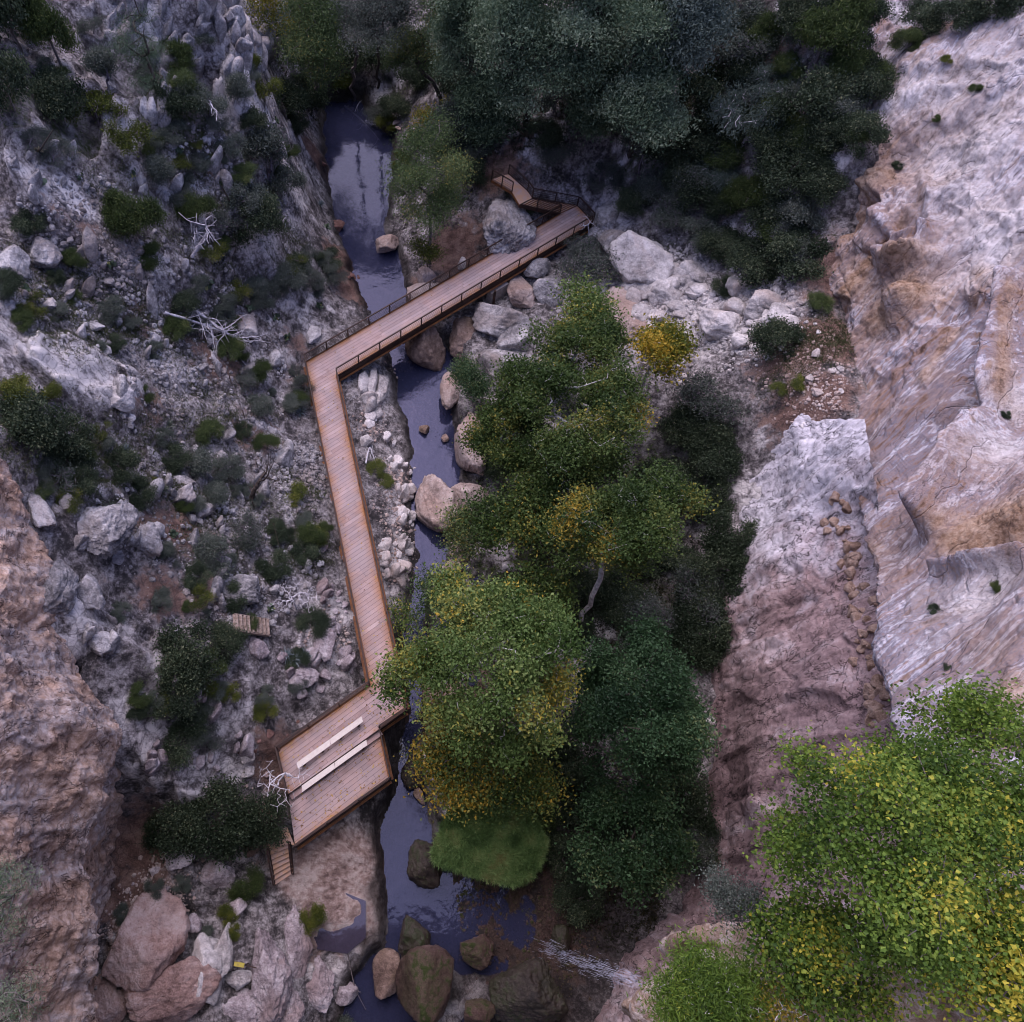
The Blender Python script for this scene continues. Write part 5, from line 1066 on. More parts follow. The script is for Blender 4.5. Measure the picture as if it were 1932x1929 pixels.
SP_ = {
 'oak': [shrub_proto(s, 'oak', 'grey', 150, (70, .115, .062), tone=.5) for s in (601, 602, 603)],
 'juniper': [shrub_proto(s, 'juniper', 'grey', 150, (75, .10, .075), .3, .2, .5, 1.0) for s in (611, 612, 613)],
 'sage': [shrub_proto(s, 'sage', 'purple', 140, (50, .11, .06), tone=.5) for s in (621, 622, 623)],
 'bare': [shrub_proto(s, 'sage', 'purple', 520, (9, .10, .05), tone=.35, r0=.03) for s in (631, 632, 633)],
 'lime': [shrub_proto(s, 'lime', 'purple', 140, (55, .10, .06), tone=.5) for s in (641, 642)],
 'mixed': [shrub_proto(s, 'lime', 'purple', 260, (16, .09, .06), tone=.45) for s in (651, 652)],
 'silver': [shrub_proto(s, 'silverleaf', 'silver', 150, (50, .11, .07), .3, .2, tone=.5) for s in (661, 662)]}
gq = np.random.default_rng(33); BAREG = {}
def shrub(kd, px, py, r, label, h=1., group=None, name='shrub', p=None, cat='shrub'):
    p = hit(px, py+r*.35) if p is None else p; k = mpp(p); bm_, fm = SP_[kd][gq.integers(len(SP_[kd]))]
    e = empty(name, p, label, cat, group); s = r*k*(1.35 if px > 1180 else 1.22); e.scale = (s, s, s*h); e.rotation_euler = (0, 0, gq.uniform(0, 6.28))
    obj('branches', bm_, e)
    if fm: obj('foliage', fm, e)
    return e
SH = [
 ('oak', 40, 70, 70, 'dark oak in the top left corner', 2.2), ('oak', 30, 190, 62, 'dark oak below the one in the top left corner', 1.8), ('juniper', 118, 110, 55, 'dark juniper at the foot of the grey crag, far left', 1.8), ('oak', 130, 205, 58, 'dark shrub between the far left juniper and the two flowering shrubs', 1.3),
 ('mixed', 190, 225, 56, 'purple and yellow green shrub, left of a pair on the upper left slope', 1.1), ('mixed', 245, 262, 56, 'purple and yellow green shrub, right of a pair on the upper left slope', 1.1), ('sage', 205, 150, 48, 'grey shrub under the crag, left of the thin pine', 1.2),
 ('oak', 350, 195, 44, 'dark green shrub right of the thin pine', 1.2), ('sage', 395, 205, 42, 'grey shrub round the upright dead snag', 1.2), ('juniper', 345, 140, 42, 'green juniper on the crag behind the snag', 1.4), ('sage', 450, 175, 40, 'grey shrub on the shoulder above the pool', 1.1),
 ('lime', 478, 132, 26, 'bright yellow green shrub on top of the shoulder', 1.2), ('mixed', 500, 172, 42, 'purple twigged shrub on the edge above the pool', 1.1), ('bare', 540, 175, 32, 'thin grey shrub hanging at the shoulder edge', 1.), ('sage', 300, 332, 46, 'purple grey shrub on the open scree', 1.), ('bare', 75, 265, 40, 'bare purple shrub near the left edge', .8), ('bare', 110, 290, 44, 'spread bare shrub beside the dry agave near the left edge', .7),
 ('sage', 508, 320, 66, 'large grey green shrub left of the upper pool', 1.3), ('sage', 540, 350, 46, 'grey green shrub on the pool side of the large one', 1.1), ('oak', 492, 425, 56, 'dark grey green shrub below the large grey green one', 1.2), ('sage', 465, 380, 46, 'grey shrub left of the dark grey green one', 1.),
 ('oak', 66, 425, 34, 'dark green shrub above the grey boulder near the left edge', 1.), ('juniper', 148, 492, 30, 'rounded green juniper bush on the left slope', 1.), ('juniper', 270, 440, 58, 'large green juniper in the middle of the left slope', 1.4), ('juniper', 240, 405, 40, 'green juniper joined to the upper left of the large one', 1.2), ('juniper', 300, 490, 36, 'low green juniper below the large one', .9),
 ('juniper', 375, 405, 42, 'green juniper above the grey branching dead wood', 1.1), ('bare', 420, 430, 46, 'tangle of bare grey twigs right of the branching dead wood', .8), ('bare', 350, 370, 36, 'bare purple shrub above the branching dead wood', .8), ('mixed', 400, 470, 34, 'thin yellow green shrub below the bare tangle', .7),
 ('juniper', 330, 620, 34, 'green shrub at the left end of the bleached fallen tree', .8), ('juniper', 430, 655, 36, 'green sprigs under the bleached fallen tree', .7), ('sage', 500, 560, 36, 'grey shrub on the bank above the boardwalk elbow', .9), ('sage', 545, 520, 40, 'grey shrub on the red bank of the long pool', .9), ('bare', 580, 480, 30, 'bare shrub on the red bank of the long pool', .9),
 ('oak', 85, 800, 72, 'big dark oak on the left edge of the slope', 1.3), ('oak', 145, 830, 56, 'dark oak joined to the right of the big left edge one', 1.1), ('lime', 42, 740, 44, 'yellow green shrub on top of the big left edge oak', 1.), ('lime', 100, 745, 30, 'smaller yellow green shrub beside the one on the left edge', 1.), ('juniper', 284, 740, 26, 'green shrub beside the bright whitish block', .8),
 ('bare', 110, 900, 56, 'bare dark shrub above the leaning rock slab', .8), ('oak', 232, 872, 44, 'dark green shrub above the wide knobbly outcrop', .9), ('oak', 262, 925, 38, 'dark green shrub right above the knobbly rocks', .9), ('oak', 160, 905, 40, 'dark shrub between bare shrub and knobbly outcrop', .8),
 ('sage', 380, 868, 44, 'grey green shrub in the centre of the left slope', .9), ('sage', 430, 880, 36, 'grey green shrub next to the broken brown snag', .9), ('oak', 330, 860, 34, 'dark green shrub left of the centre grey green one', .8), ('sage', 425, 930, 42, 'grey shrub below the broken brown snag', .9), ('juniper', 505, 840, 28, 'yellowish green tuft above the broken brown snag', .8),
 ('bare', 474, 1000, 46, 'dense dark bare shrub right of the slab rocks', 1.), ('sage', 418, 1040, 50, 'thin grey tree shrub with pale stems left of the dense bare one', 1.1), ('oak', 520, 1060, 34, 'dark shrub left of the dead white shrub', .9), ('oak', 590, 1170, 34, 'dark shrub right of the dead white shrub by the boardwalk', .8), ('lime', 560, 930, 30, 'green tuft on the bank beside the middle boardwalk', .7), ('lime', 590, 1010, 26, 'green tuft lower on the bank beside the middle boardwalk', .7), ('sage', 545, 760, 24, 'small shrub near the boardwalk elbow', .8),
 ('oak', 368, 1228, 70, 'large dark oak in the hollow below the small wooden steps', 1.2), ('oak', 430, 1205, 42, 'dark oak under the small wooden steps', 1.), ('oak', 330, 1300, 52, 'dark oak on the rock face below the large hollow oak', 1.), ('oak', 350, 1385, 52, 'dark shrub hanging on the rock face left of the platform', 1.), ('lime', 435, 1300, 26, 'small green shrub on the dark rock face', .9), ('sage', 230, 1150, 26, 'grey tuft on the tan cliff rim', .8), ('sage', 305, 1130, 30, 'pale green tuft on the scree left of the orange patched rock', .8), ('oak', 560, 1240, 26, 'dark tuft among the cracked lilac rocks', .8), ('lime', 500, 1330, 30, 'green tuft in the shade above the platform', .8),
 ('oak', 350, 1535, 64, 'big dark oak left of the platform stairs, left half', 1.3), ('oak', 430, 1520, 72, 'big dark oak left of the platform stairs, middle', 1.4), ('oak', 500, 1525, 56, 'dark oak whose twigs reach over the lower platform', 1.5), ('oak', 300, 1555, 34, 'small dark shrub at the cliff foot by the dark oaks', .9),
 ('juniper', 467, 1650, 38, 'dark green bush beside the lilac boulder below the platform', 1.2), ('lime', 434, 1716, 24, 'light green shrub on the smaller lilac boulder', 1.), ('lime', 443, 1752, 18, 'yellowish shrub under the smaller lilac boulder', 1.), ('sage', 296, 1668, 24, 'blue grey shrub on the stony floor below the cliff', 1.), ('sage', 345, 1660, 20, 'grey tuft right of the blue grey shrub', .8), ('sage', 396, 1755, 20, 'grey tuft on the pale upright rock', .8), ('juniper', 325, 1822, 14, 'green tuft growing from a crack in the pink boulder', .8), ('sage', 235, 1720, 22, 'grey tuft at the foot of the tan cliff', .7),
 ('lime', 594, 1722, 32, 'bush with yellow top standing in the rock pool', 1.2), ('sage', 664, 1920, 34, 'grey green bush cut by the bottom edge', 1.2),
 ('bare', 1320, 770, 66, 'large bare purple bush right of the yellow autumn tree', 1.1), ('oak', 1325, 830, 52, 'dark green bush under the large bare purple one', 1.), ('oak', 1275, 810, 44, 'dark bush right of the largest sycamore', 1.2), ('oak', 1370, 1010, 52, 'dark bush at the foot of the white fractured wall', 1.2), ('oak', 1430, 1045, 48, 'dark twiggy bush on the step of the brown wall', .9), ('oak', 1320, 930, 48, 'dark bush behind the leaning sycamore', 1.2), ('bare', 1300, 1120, 66, 'dark leafless thicket right of the leaning trunk', 1.1), ('oak', 1340, 1080, 56, 'dark thicket against the brown wall', 1.3), ('bare', 1220, 1170, 60, 'leafless thicket above the dense alder', 1.), ('oak', 1310, 1190, 46, 'dark bush at the foot of the brown wall', 1.1), ('oak', 1180, 1130, 44, 'dim bush beside the leaning trunk', .9),
 ('oak', 1450, 650, 46, 'dark round bush at the edge of the rockfall', 1.1), ('bare', 1565, 893, 24, 'small bare bush on the seam of the tall cliff', 1.), ('lime', 1505, 720, 22, 'light green tuft on the orange slope', .6), ('lime', 1470, 735, 20, 'low green tuft left of the one on the orange slope', .6), ('juniper', 1540, 570, 26, 'green tufts above the orange slope', .6),
 ('bare', 1105, 500, 62, 'purple bare bush reaching over the deck edge', 1.1), ('bare', 1090, 470, 40, 'bare bush at the right end of the deck', 1.), ('oak', 1005, 395, 22, 'green sprigs between grey boulder and stairs', .8), ('bare', 1130, 345, 46, 'purple bush above the steel stairs', 1.), ('bare', 1205, 312, 52, 'purple brown bush under the evergreens', 1.1), ('oak', 1290, 350, 50, 'dark green bush right of the purple brown one', 1.), ('oak', 1190, 385, 34, 'dark low bush behind the deck end', .9), ('sage', 1260, 425, 40, 'grey green bush above the largest pale boulder', .9),
 ('silver', 1395, 265, 66, 'pale silver green bush tree, largest on the right slope', 1.5), ('silver', 1440, 175, 46, 'silver green bush higher on the right slope', 1.3), ('silver', 1345, 345, 40, 'silver green bush below the largest one', 1.1), ('oak', 1330, 200, 56, 'dark bush left of the largest silver green one', 1.2), ('bare', 1400, 110, 60, 'blue grey leafless bush near the top of the right slope', 1.), ('bare', 1350, 130, 46, 'dim leafless bush beside the blue grey one', 1.),
 ('juniper', 1530, 118, 62, 'golden green juniper against the tall cliff', 1.4), ('juniper', 1580, 60, 46, 'olive juniper at the top of the right slope', 1.4), ('oak', 1515, 215, 66, 'dark olive bush below the golden green juniper', 1.2), ('oak', 1460, 275, 54, 'dark bush right of the largest silver green one', 1.1), ('oak', 1555, 245, 44, 'dark bush at the foot of the cliff', 1.1), ('juniper', 1420, 380, 44, 'yellowish green bush in the right slope thicket', 1.), ('oak', 1480, 335, 62, 'big dark bush in the middle of the right slope thicket', 1.1), ('oak', 1530, 355, 48, 'dark bush left of the brown cliff foot', 1.), ('juniper', 1370, 385, 34, 'low olive bush at the left of the thicket', .9),
 ('oak', 1450, 425, 56, 'dark green bush in the lower thicket', 1.), ('sage', 1500, 405, 46, 'grey green bush in the lower thicket by the cliff', 1.), ('oak', 1420, 505, 54, 'low dark bush above the rockfall', .9), ('oak', 1490, 490, 58, 'broad dark bush above the orange slope', .9), ('oak', 1380, 470, 40, 'low green bush beside the pale rockfall', .8), ('sage', 1320, 430, 44, 'pale grassy bush above the rockfall', .7), ('oak', 1360, 540, 24, 'small dark bush among the pale blocks', .8),
 ('sage', 1380, 30, 56, 'grey bush at the top edge of the right slope', 1.), ('bare', 1470, 60, 46, 'thin brown bush at the top edge', .9), ('oak', 1320, 280, 46, 'dark bush under the pale tipped evergreen', 1.), ('oak', 1255, 280, 46, 'dark bush below the broad evergreen', 1.), ('bare', 1050, 285, 44, 'bare brush on the slope above the ramp', .8), ('oak', 1020, 255, 40, 'dark brush beside the dirt path', .8), ('oak', 880, 330, 40, 'dark green brush left of the ramp', 1.), ('sage', 905, 280, 38, 'grey brush left of the dirt path', .9),
 ('oak', 745, 205, 34, 'brush on the bank at the head of the pool', .9), ('bare', 720, 215, 34, 'bare fallen twigs at the head of the pool', .7), ('lime', 730, 235, 26, 'light green shrub at the head of the pool', .9), ('oak', 560, 240, 30, 'dark brush at the shaded corner of the pool', 1.), ('lime', 640, 165, 30, 'green shrub behind the head of the pool', 1.), ('oak', 700, 120, 46, 'dark undergrowth below the slim trees', 1.2), ('oak', 640, 110, 40, 'dark undergrowth beside the tall pale green tree', 1.2), ('lime', 760, 310, 28, 'green shrub hanging over the pool', 1.),
 ('oak', 760, 1010, 9, 'small dark sprig on the bank rocks', .8), ('lime', 712, 880, 24, 'green weeds on the bank inside the boardwalk', .5), ('lime', 726, 905, 20, 'lower green weeds on the bank inside the boardwalk', .5), ('juniper', 1000, 1500, 60, 'dim bush above the grassy boulder', 1.), ('oak', 1080, 1480, 60, 'very dark bush under the dense alder', 1.2), ('oak', 1060, 1600, 44, 'dim bush right of the grassy boulder', 1.), ('oak', 1090, 1680, 50, 'dark shrub in the shade by the brown wall', 1.), ('oak', 1250, 1480, 60, 'dark bush against the brown wall', 1.3)]
for kd, x, y, r, lab, h in SH: shrub(kd, x, y, r, lab, h)
def thicket(n, sp, kinds, rlo, rhi, label, group, seed, h=(.8, 1.3), name='bush'):
    g2 = np.random.default_rng(seed)
    for i in range(n):
        x0, y0, rr = sp[i % len(sp)]; a, q = g2.uniform(0, 6.28), math.sqrt(g2.random()); x, y = x0+rr*q*math.cos(a), y0+rr*q*math.sin(a)*.8
        shrub(kinds[g2.integers(len(kinds))], x, y, g2.uniform(rlo, rhi), label, g2.uniform(*h), group, name)
thicket(72, [(1600, 150, 50), (1580, 260, 40), (1330, 60, 110), (1450, 60, 110), (1400, 180, 110), (1500, 180, 90), (1300, 300, 110), (1450, 320, 110), (1420, 440, 100), (1250, 370, 70), (1560, 40, 60), (1520, 300, 60)], ['oak', 'oak', 'sage', 'juniper', 'bare'], 26, 50, 'dark bush in the dense thicket covering the right slope', 'bushes of the right slope thicket', 71)
thicket(150, [(120, 860, 120), (400, 880, 120), (300, 600, 140), (450, 540, 100), (100, 560, 100), (330, 330, 120), (480, 300, 110), (110, 120, 120), (380, 160, 110), (560, 1000, 60), (400, 1080, 110), (480, 1250, 110), (350, 1330, 90), (500, 720, 80), (600, 520, 60)], ['oak', 'sage', 'sage', 'bare', 'juniper', 'mixed'], 13, 36, 'small scrubby shrub growing between the rocks of the left slope', 'small shrubs of the left slope', 72, (.7, 1.), 'small_shrub')
thicket(44, [(1050, 820, 130), (1250, 850, 90), (1180, 1000, 120), (1050, 1080, 110), (1280, 1080, 90), (1150, 1250, 120), (1250, 1350, 80), (1100, 1450, 110), (1250, 1560, 90), (1000, 1520, 80), (1200, 1180, 110)], ['oak', 'oak', 'bare'], 34, 56, 'dark undergrowth bush beneath the riverside trees', 'undergrowth below the riverside trees', 73, name='undergrowth_bush')
thicket(26, [(900, 150, 110), (1050, 200, 110), (1180, 240, 90), (640, 60, 100), (760, 130, 70), (900, 280, 60), (560, 60, 60), (560, 200, 30)], ['oak', 'oak', 'sage'], 30, 50, 'dark undergrowth bush beneath the evergreens and pool trees', 'undergrowth below the evergreens', 74, name='undergrowth_bush')
CLF, WLF = finder(SHEETS['banded_cliff']), finder(SHEETS['brown_wall'])
# tufts and bushes on the tall cliff
for kd, px, py, X, r, lab in [('oak', 1735, 60, 32.5, 44, 'dark bush at the top of the pale cliff, left of a pair'), ('juniper', 1700, 100, 30.5, 34, 'grey green bush on the upper rim of the pale cliff'), ('oak', 1800, 50, 33, 46, 'dark bush at the top of the pale cliff, right of a pair'), ('oak', 1860, 20, 34, 50, 'dark bush in the top right corner'), ('juniper', 1835, 180, 31.5, 15, 'grey tuft on the pale cliff'), ('lime', 1778, 120, 31.2, 13, 'lone yellow green tuft near the cliff top'), ('oak', 1690, 318, 28.3, 12, 'green tuft on the bulging cliff block'), ('juniper', 1760, 232, 30.3, 10, 'small green tuft on the bright slab'),
 ('oak', 1908, 1037, 20.7, 12, 'upper dark tuft on the pale lower slab of the cliff'), ('juniper', 1874, 1112, 19.6, 14, 'round green tuft on the pale lower slab of the cliff'), ('oak', 1758, 1155, 18.8, 13, 'dark tuft on the banded cliff'), ('oak', 1785, 1262, 17.2, 11, 'little dark tuft low on the cliff by the cottonwood'), ('oak', 1893, 783, 26, 9, 'tiny dark tuft on the cliff near the right edge')]:
    p = CLF(px, py)[0]; shrub(kd, px, py, r, lab, .9, p=p+np.array([.05, 0, -.05]))
# thin pine on the upper left slope
tree(71, 273, 110, 17.5, 34, 70, 4.2, (268, 262), 'conifer', 'dark', 'thin pine with layered tufts on the upper left slope', 130, (75, .34, .13), 13, .12, .42, up=.1, asp=.25, rel=(.3, .42), name='pine_tree', cat='tree', shell=.95)
tree(72, 15, 1690, 21, 42, 62, 1.4, (-60, 1720), 'conifer', 'grey', 'pine branch reaching in at the left edge above the tan cliff', 90, (55, .2, .09), 9, .05, .7, asp=.2, up=.1, zbase=18.5, name='pine_tree', cat='tree')
tree(73, 35, 1900, 21, 62, 46, 1.2, (-50, 1940), 'conifer', 'grey', 'sparse pine branch in the lower left corner', 70, (36, .2, .09), 8, .05, .7, asp=.2, up=.1, zbase=18.5, name='pine_tree', cat='tree')
# --- cottonwood and its neighbours on the ledge of the arch, near the viewpoint
tree(81, 1655, 1610, 30, 225, 185, 2.5, (1790, 1850), 'cotton', 'grey', 'near cottonwood with large green and yellow leaves, lower right', 660, (64, .2, .078), 48, .07, .44, .15, .13, up=.5, asp=.85, rel=(.1, .21), shell=.98, zbase=26.9)
tree(82, 1890, 1450, 29.5, 165, 165, 1.8, (1940, 1640), 'cotton', 'grey', 'darker cottonwood cut by the right edge below the cliff', 430, (64, .2, .076), 34, .06, .38, .15, .12, up=.5, asp=.85, rel=(.1, .22), shell=.98, zbase=27)
tree(83, 1830, 1790, 29.6, 185, 160, 1.6, (1840, 1880), 'cotton', 'grey', 'golden cottonwood in the lower right corner', 430, (40, .2, .09), 32, .06, .56, .15, .18, up=.6, asp=.85, rel=(.22, .34), zbase=27.2)
tree(84, 1560, 1810, 28.6, 190, 110, 1.0, (1600, 1850), 'cotton', 'grey', 'low cottonwood suckers spreading over the white ledge rock', 300, (36, .2, .085), 18, .04, .42, .14, .18, up=.6, asp=.8, rel=(.22, .34), zbase=26.8)
tree(85, 1330, 1880, 28, 135, 70, .9, (1360, 1930), 'cotton', 'silver', 'narrow leaved willow bush with bare white twigs at the bottom edge', 300, (80, .2, .11), 16, .03, .34, .12, .1, up=.3, asp=.24, rel=(.25, .38), zbase=26.5, name='bush', cat='bush')
tree(86, 1460, 1900, 28, 90, 60, .9, (1470, 1940), 'yel', 'silver', 'yellowing willow bush at the bottom edge', 110, (30, .2, .085), 9, .03, .4, .16, .2, up=.2, asp=.22, rel=(.25, .38), zbase=26.6, name='bush', cat='bush')
tree(87, 1385, 1690, 27.6, 52, 44, .8, (1400, 1730), 'sage', 'grey', 'grey green flowering bush on the ledge left of the near cottonwood', 120, (60, .14, .05), 9, .03, .5, name='bush', cat='bush', zbase=26)
def bare_tree(name, px, py, h, r, label, bark, seed, natt=60, lean=(0, 0), p=None, r0=.06, cat='dead tree', lift=0., flat=1.):
    g = np.random.default_rng(seed); p = hit(px, py) if p is None else p
    lob = lobes_in(g, (lean[0], lean[1], h*.65), (r, r, h*.4*flat), 7, (.3, .45), .9, -.6); tr = [(0, 0, -.2+lift)]+[(lean[0]*f, lean[1]*f, h*.6*f+lift) for f in (.33, .66, 1)]
    sk = skeleton(seed, lob, tr, r0, natt, 0, .55, .3); return plant(name, p, sk, None, bark, None, label, cat)
bare_tree('dead_shrub', 560, 1150, 2.6, 1.3, 'dead white shrub with bleached twigs left of the boardwalk', 'silver', 91, 230, r0=.055, cat='dead shrub')
bare_tree('dead_shrub', 1108, 440, 1.6, .8, 'bleached branches bending over the right end of the deck', 'silver', 92, 60, (-.3, .1), r0=.05, cat='dead shrub', p=at(1112, 445, 3.2))
bare_tree('dead_shrub', 1320, 1905, 1.0, .7, 'bare white twigs in the willow bush at the bottom edge', 'silver', 93, 90, r0=.02, cat='dead shrub', p=at(1320, 1905, 27.4))
bare_tree('dead_shrub', 540, 435, 1.4, .9, 'pale dry twigs on the bank above the long pool', 'silver', 94, 110, r0=.03, cat='dead shrub')
bare_tree('dead_tree', 505, 1500, 4.2, 1.6, 'pale bare twigs standing out of the dark oak beside the platform', 'silver', 95, 110, (.9, .2), r0=.05)
def snag(name, pts, r, label, bark, twigs=0, seed=1, cat='dead tree'):
    g = np.random.default_rng(seed); b = np.array(pts[0]); P = catmull(np.array(pts)-b, 24); rad = np.linspace(r, r*.35, 24)*(1+.12*g.normal(size=24))
    V, Fc = tubes(P[:-1], P[1:], rad[:-1], rad[1:], 7); e = empty(name, b, label, cat); obj('trunk', mesh('trunk', V, Fc, True), e, BARK[bark])
    for i in range(twigs):
        k = g.integers(4, 22); q = P[k]; d = g.normal(size=3)*np.array([1, 1, .5])+(P[-1]-P[0])/np.linalg.norm(P[-1]-P[0])*.8; d /= np.linalg.norm(d); L = g.uniform(.7, 2.2)*r/.12
        T = [q]; 
        for s in range(6): d = d+g.normal(size=3)*.28; d /= np.linalg.norm(d); T.append(T[-1]+d*L/6)
        T = np.array(T); rr = np.linspace(r*.32, .012, 7); V, Fc = tubes(T[:-1], T[1:], rr[:-1], rr[1:], 5)
        for s in (2, 3, 4):
            d2 = g.normal(size=3); d2 /= np.linalg.norm(d2); v, f = tubes([T[s]], [T[s]+d2*L*.35], [.02], [.008], 4); Fc = np.concatenate([Fc, f+len(V)]); V = np.concatenate([V, v])
        obj('branch', mesh('branch', V, Fc, True), e, BARK[bark])
    return e
def gp(px, py, dz): p = hit(px, py); return at(px, py, p[2]+dz)
snag('fallen_tree', [gp(352, 572, .5), gp(380, 595, .8), gp(415, 620, .9), (gp(455, 648, .5))], .13, 'bleached fallen tree with many bare branches on the left slope', 'silver', 22, 5, 'fallen tree')
snag('fallen_tree', [gp(310, 590, .5), gp(360, 605, .7), gp(410, 622, .7), gp(470, 645, .6)], .09, 'second bleached trunk lying beside the larger fallen tree', 'silver', 16, 6, 'fallen tree')
snag('dead_tree', [gp(362, 485, .2), gp(378, 460, .9), gp(390, 440, 1.6), gp(386, 410, 2.6)], .11, 'pale bent dead trunk among green junipers on the left slope', 'silver', 9, 7)
snag('dead_tree', [gp(406, 210, .1), gp(402, 200, 1.5), gp(400, 195, 3), gp(394, 190, 4.2)], .11, 'upright grey dead snag on the upper left slope', 'silver', 4, 8)
snag('dead_tree', [gp(474, 945, .0), gp(478, 930, .9), gp(488, 910, 1.8), gp(500, 890, 2.6)], .17, 'broken brown snag leaning on the left slope', 'dark', 4, 9)
snag('log', [gp(375, 1612, .45), gp(400, 1606, .55), gp(425, 1600, .6), gp(447, 1594, .6)], .20, 'weathered log lying across rocks below the dark oak', 'grey', 0, 10, 'log')
snag('log', [gp(650, 200, .2), gp(680, 225, .25), gp(700, 245, .2), gp(716, 265, .1)], .09, 'pale drift branch lying in the head of the pool', 'silver', 7, 11, 'log')
snag('log', [gp(690, 875, .2), gp(697, 845, .3), gp(704, 860, .3), gp(712, 885, .2)], .06, 'bleached root curled on the bank inside the boardwalk', 'silver', 4, 12, 'log')
snag('dead_branch', [at(655, 1795, 1.1), at(664, 1840, .5), at(672, 1870, .25), at(690, 1905, .1)], .035, 'thin bare branch standing in the lower rock pool', 'grey', 2, 13, 'branch')
# --- agaves, cactus, grass
def rosette(px, py, r, label, leaf, seed, n=46, stalk=None, p=None):
    g = np.random.default_rng(seed); p = gp(px, py, .1) if p is None else p; R = r*mpp(p); e = empty('agave', p, label, 'agave'); V, Fc, A = [], [], []
    for i in range(n):
        a = g.uniform(0, 6.28); el = g.uniform(.08, 1.25); d = np.array([math.cos(a)*math.cos(el), math.sin(a)*math.cos(el), math.sin(el)]); s = np.array([-math.sin(a), math.cos(a), 0]); L = R*g.uniform(.85, 1.15); w = R*.055; b = len(V)
        u = np.cross(s, d); V += [-s*w, s*w, d*L*.55-s*w*.9-u*.06*L, d*L*.55+s*w*.9-u*.06*L, d*L-[0, 0, L*.06]]; Fc += [[b, b+1, b+3], [b, b+3, b+2], [b+2, b+3, b+4]]; A += [g.random()]*5
    obj('blades', mesh('blades', np.array(V), np.array(Fc), False, {'lc': np.array(A)}), e, LEAF[leaf])
    if stalk is not None:
        q = np.array(stalk)-p; P = np.array([q*f for f in np.linspace(0, 1, 6)]); v, f = tubes(P[:-1], P[1:], [.05, .045, .04, .035, .03], [.045, .04, .035, .03, .015], 5); obj('flower_stalk', mesh('flower_stalk', v, f, True), e, BARK['dark'])
for i, (x, y, r, lf, lab, stl) in enumerate([(434, 381, 17, 'straw', 'dry straw coloured agave with a leaning dead stalk', (418, 290, 4.5)), (74, 286, 15, 'straw', 'dry agave near the left edge with a tall stalk', (100, 185, 5.5)), (540, 1238, 18, 'blue', 'blue agave, left of three beside the lower boardwalk', None), (556, 1246, 20, 'blue', 'blue agave, middle of three beside the lower boardwalk', None), (576, 1238, 19, 'blue', 'blue agave, right of three beside the lower boardwalk', None),
    (484, 548, 16, 'blue', 'blue agave on the bank above the pool', None), (385, 300, 13, 'blue', 'blue agave on the pale scree', None), (372, 195, 14, 'blue', 'blue agave under the crag', None), (605, 388, 12, 'blue', 'small agave on the red bank of the pool', None), (233, 990, 22, 'sage', 'green yucca above the knobbly outcrop', None), (210, 960, 20, 'sage', 'green yucca left of the one above the outcrop', None), (308, 925, 16, 'sage', 'small yucca near the slab rocks', None), (568, 778, 16, 'blue', 'agave beside the boardwalk near its elbow', None), (240, 855, 22, 'blue', 'pale agave clump among dark shrubs', None), (320, 805, 15, 'sage', 'yucca on the open middle slope', None)]):
    rosette(x, y, r, lab, lf, 900+i, stalk=None if stl is None else gp(stl[0], stl[1]+60, stl[2]))
def cactus(px, py, r, label, seed):
    g = np.random.default_rng(seed); p = gp(px, py, 0); R = r*mpp(p); V, Fc, A = [], [], []
    for i in range(int(26)):
        c = np.array([g.normal()*R*.2, g.normal()*R*.2, g.uniform(.06, .3)*R]); n = g.normal(size=3); n[2] *= .6; n /= np.linalg.norm(n); u = np.cross(n, (0, 0, 1)); u /= np.linalg.norm(u); v = np.cross(u, n); a = np.arange(10)*.6283; b = len(V); q = g.uniform(.09, .15); tn = g.random()*.6 if g.random() > .08 else 1
        for s in (-1, 1): V += [c+n*s*.018]+[c+(u*math.cos(x)*.8+v*math.sin(x))*q+n*s*.012 for x in a]
        for s in (0, 11):
            Fc += [[b+s, b+s+1+i2, b+s+1+(i2+1) % 10] for i2 in range(10)]
        A += [tn]*22
    me = mesh('prickly_pear', np.array(V), np.array(Fc), False, {'lc': np.array(A)}); obj('prickly_pear', me, None, LEAF['pad'], label, 'cactus', 'prickly pears on the left slope', loc=p)
for i, (x, y) in enumerate([(280, 255), (340, 285), (150, 335), (75, 345), (345, 345), (210, 500), (48, 550), (520, 230), (470, 585), (600, 580), (325, 1010), (300, 1140), (520, 600), (250, 330), (615, 430), (540, 640), (395, 540), (510, 1150)]):
    cactus(x, y, 20, 'prickly pear cactus clump with oval green pads on the rocky left slope', 950+i)
# grass and low weeds: stuff
def grass_field(name, n, sp, mat, ln, wd, label, seed, clump=26, sig=.28):
    g2 = np.random.default_rng(seed); C = field(sp)(g2, n); P = np.repeat(C, clump, 0)+g2.normal(size=(n*clump, 3))*np.array([sig, sig, 0])
    ix = np.clip(np.searchsorted(XS, P[:, 0])-1, 0, len(XS)-2); iy = np.clip(np.searchsorted(YS, P[:, 1])-1, 0, len(YS)-2); P[:, 2] = ZG[iy, ix]
    ok = (P[:, 2] > .12); P = P[ok]; V, Fc = blades(P, np.tile([[0, 0, 1.]], (len(P), 1)), ln, wd, g2, .75); lc = np.repeat(np.clip(np.repeat(g2.random(n), clump)[ok]*.6+.3*g2.random(len(P)), 0, 1), 3)
    return obj(name, mesh(name, V, Fc, False, {'lc': lc}), None, mat, kind='stuff', label=label, cat='grass')
DRY = leaf_mat('weed_blades', [(0, (.02, .03, .012)), (.35, (.045, .06, .02)), (.65, (.085, .095, .04)), (1, (.20, .17, .10))], .2)
